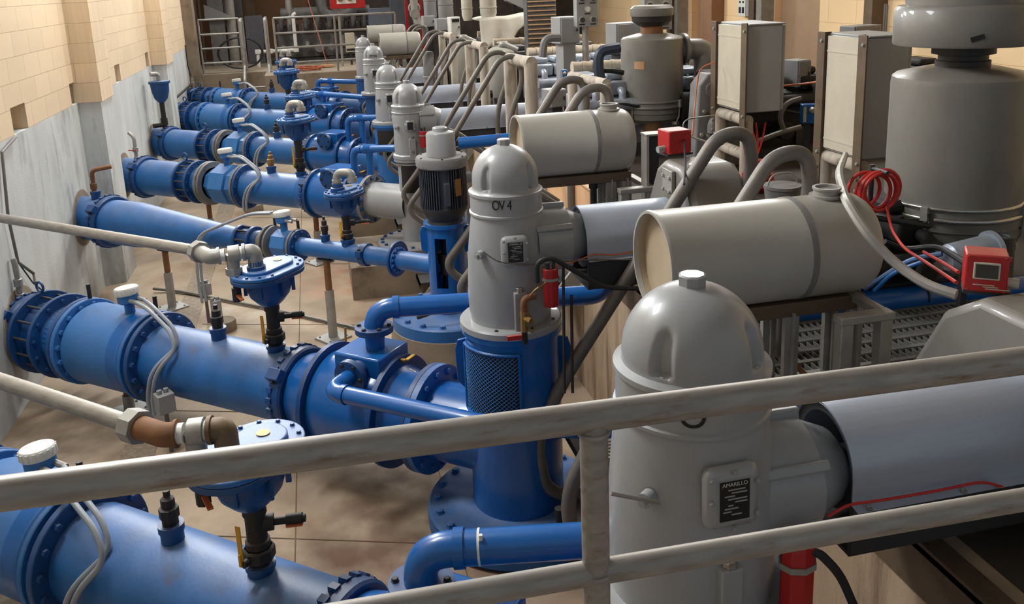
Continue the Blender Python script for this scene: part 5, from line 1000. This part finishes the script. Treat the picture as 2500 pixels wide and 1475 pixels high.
for px, s, lb, m in ((935, (.5, .4, 1.05), 'blue-grey control cabinet at the far end', mat('slate_cabinet', (98, 106, 118), .5)), (975, (.3, .3, 1.3), 'dark slate cabinet right of the blue-grey one', mat('dark_slate', (76, 82, 92), .5))):
    P = at(px, 85, Y=18.2); t = thing('control_cabinet', lb, 'cabinet', (P.x, P.y, PZ)); obj('cabinet_body', G().span((-s[0]/2, 0, 0), (s[0]/2, s[1], s[2])), m, t, .01); obj('cabinet_door', G().span((-s[0]*.45, -.015, .05), (s[0]*.45, 0, s[2]-.05)), m, t, .004)
P = at(852, 65, Y=17.6); t = thing('wall_heater', 'small beige wall box behind the far railing', 'electrical box', (P.x, P.y, PZ)); obj('box_body', G().span((-.09, 0, .25), (.09, .14, .62)), CREAM, t, .006); obj('grille', G().span((-.08, -.004, .28), (.08, 0, .32)), INK, t); obj('box_leg', G().span((-.02, .04, 0), (.02, .1, .26)), DARK, t)
# objects on the left of the far platform
t = thing('duct_riser', 'grey boxed duct rising by the far left corner', 'duct', (-1.85, 19.2, PZ)); obj('duct_body', G().span((-.14, 0, 0), (.16, .3, 3.6)), GREYD, t); obj('sloped_hood', G().add([(-.2, -.1, .95), (.3, -.1, .95), (.3, -.1, 1.0), (-.2, -.1, 1.25), (-.2, .3, .95), (.3, .3, .95), (.3, .3, 1.0), (-.2, .3, 1.25)], [(0,1,2,3),(7,6,5,4),(0,4,5,1),(1,5,6,2),(2,6,7,3),(3,7,4,0)]), GREYL, t); obj('round_pipe', G().cyl((.28, .1, 0), (.28, .1, 3.6), .1), GALV, t)
for x, w_, m, lb in ((-1.28, .16, BROWNI, 'dark brown leaning beam at the back wall'), (-1.52, .16, GREYD, 'grey upright post beside the boxed duct')): tag(obj('timber_beam', G().span((x, 19.9, PZ), (x+w_, 20.1, 5.1)), m), lb, 'beam')
tag(obj('slate_locker', G().span((-1.3, 19.3, PZ), (-.95, 19.7, PZ+.98)), mat('locker_slate', (96, 96, 104), .6), bevel=.01), 'slate grey locker behind the hooped grab rails', 'locker')
tag(obj('hose_coil', G().torus((0, 0, 0), .36, .02, 'Y', 48, 8, T(-1.35, 18.0, PZ+.32) @ Matrix.Diagonal((1.15, 1, .82, 1))), BLACKR), 'large loop of black hose behind the left far railing', 'hose coil')
t = thing('white_pipework', 'white plastic pipework low behind the far railing', 'pipe', (-.9, 18.4, PZ)); obj('pipe_run', G().tube([(-.15, 0, 0), (-.15, 0, .3), (.6, 0, .3), (.6, 0, 1.0), (.66, 0, 1.02)], .035, 12, bend=.05), WHITE, t)
for p in ((-.15, 0, .3), (.1, 0, .3), (.6, 0, .3)): obj('pipe_fitting', G().box(p, (.1, .09, .09)), WHITE, t, .01)
g = G()
for i in range(9): g.torus((-.1+.09*math.sin(i*2.1), 17.0+.02*math.cos(i*3), PZ+.018+.006*i), .2+.035*math.sin(i*4.7), .008, 'Z', 40, 6, None)
tag(obj('orange_cord', g, CORD), 'heap of coiled orange cord on the far platform', 'cord')
P = at(800, 165, Z=PZ); t = thing('push_broom', 'push broom standing on the far platform with a tan head', 'broom', (P.x, P.y, PZ)); obj('broom_head', G().box((0, 0, .035), (.26, .07, .05)), COPPER, t, .006); obj('bristles', G().box((0, 0, .012), (.25, .06, .024)), ENGD, t); obj('broom_handle', G().cyl((0, 0, .05), (-.3, .4, 1.5), .009), CORD, t)
# small wall lamp box and breaker with printed marks on the right wall
P = at(1830, 15, X=6.46); t = thing('breaker_box', 'pale breaker box with black printed labels on the right wall', 'electrical box', P); obj('box_body', G().box((.0, 0, .1), (.1, .3, .5)), GREYL, t, .006); obj('label_strip', G().box((-.052, .15, .1), (.006, .24, .5)), WHITE, t)
g = G()
for yy in (.1, .2):
    for i in range(5): g.box((-.056, yy, .3-.06*i), (.003, .05, .03))
    g.box((-.056, yy, -.06), (.003, .07, .09))
obj('printed_marks', g, INK, t)

t = thing('peach_pedestal', 'pedestal coloured peach for warm light, behind the legs of the middle drum tank', 'pedestal', (1.72, 5.35, DZ)); obj('pedestal_block', G().span((0, 0, 0), (.2, 1.2, .27)), mat('peach_warm_light', (214, 170, 126), .7, var=.06), t, .01); obj('pedestal_cap', G().span((-.01, -.01, .27), (.21, 1.21, .29)), COPPER, t, .006)  # added block; its peach colour stands for warm light on the concrete

P = at(1592, 330, Y=4.75); t = thing('channel_pillar', 'grey channel pillar left of the plain red alarm box', 'pillar', (P.x, P.y, DZ)); h = P.z-DZ
obj('pillar_web', G().span((-.045, -.03, 0), (-.03, .06, h)), GALV, t); obj('pillar_side', G().span((-.03, .045, 0), (.06, .06, h)), DARK, t); obj('pillar_cap', G().span((-.05, -.035, h), (.07, .065, h+.012)), GALV, t, .003)
P = at(1722, 240, Y=7.0); t = thing('gear_case', 'grey bolted gear case between the second air cleaner and the farther panel', 'gear case', (P.x, P.y, DZ)); h = .78
B = obj('case_body', G().prism([(-.14, 0), (.3, 0), (.3, h), (-.02, h+.04), (-.1, h-.06)], -.1, .1, RX(PI/2)), GREYD, t, .015); obj('case_boss', G().cyl((.02, -.12, h-.1), (.02, -.09, h-.1), .07), GREYD, B); obj('case_elbow', G().tube([(.0, -.15, .32), (.0, -.15, .42), (.14, -.15, .45)], .045, 12, bend=.08), GREYD, t)
for a, b in ((-.08, .3), (-.02, .29), (-.1, .12), (.02, .1), (.1, .3), (-.06, .5)): bolt(B, (a, -.1, b), (0, -1, 0), .018, GALV)
P = at(2492, 330, Y=4.5); t = thing('dark_radiator', 'tall black radiator housing cut by the right edge behind the air cleaner', 'radiator', (P.x-.05, P.y, DZ)); obj('radiator_housing', G().span((0, 0, 0), (.9, .5, P.z-DZ)), BLACKR, t, .02); obj('radiator_flange', G().span((-.02, -.02, P.z-DZ-.06), (.92, .52, P.z-DZ-.02)), ENGD, t)
P = at(2370, 620, Y=3.3); t = thing('grey_pump_body', 'grey horizontal cylinder under the large air cleaner beside a ribbed black hose', 'pump', (P.x, P.y, DZ)); z = P.z-DZ; obj('cylinder', G(T(0, 0, z) @ RY(-.12)).lathe([(0, -.13), (.05, -.13), (.07, -.11), (.07, .1), (.085, .1), (.085, .12), (0, .12)], 28, AX), SILVER, t); obj('foot', G().span((-.015, .02, -.1), (.015, .05, z-.05)), DARK, t)
g = G(); p0, p1 = at(2440, 580, Y=3.35), at(2432, 690, Y=3.2)
for i in range(16): g.torus(p0+(p1-p0)*i/15, .055, .012, 'Z', 20, 8)
tag(obj('ribbed_hose', g, BLACKR), 'ribbed black hose at the right under the large air cleaner', 'hose')
P = at(1738, 470, Y=4.9); t = thing('vent_box', 'small white ribbed vent box left of the stair loop', 'vent', (P.x, P.y, DZ)); z = P.z-DZ
g = G()
for i in range(5): g.span((-.04, -.04, z-.05+.028*i), (.04, .04, z-.05+.028*i+.02))
obj('ribbed_cap', g.span((-.033, -.033, z-.06), (.033, .033, z+.08)), CREAM, t); obj('vent_leg', G().span((-.03, -.03, 0), (.03, .03, z-.05)), GREYD, t)
cable('thin steel tubing loop beside the farther control panel post', [at(1745, 282, Y=6.25), at(1725, 284, Y=6.2), at(1680, 290, Y=6.2), at(1668, 300, Y=6.2), at(1668, 350, Y=6.2)], .006, GALV, .04, 'tube')
cable('white cable sagging from the plain red alarm box to the goalpost', [at(1662, 318, Y=4.2), at(1690, 335, Y=4.5), at(1735, 350, Y=5.2), at(1765, 352, Y=5.9)], .007, WHITE, .1)
cable('black cable hanging in front of the second engine guard', [at(1668, 320, Y=4.2), at(1674, 400, Y=3.9), at(1670, 450, Y=3.7)], .005, BLACKR, .05)
cable('curled tan wire lying over the second engine guard', [at(1720, 462, Y=3.85), at(1690, 475, Y=3.85), at(1678, 490, Y=3.85), at(1688, 500, Y=3.85)], .004, CORD, .03)
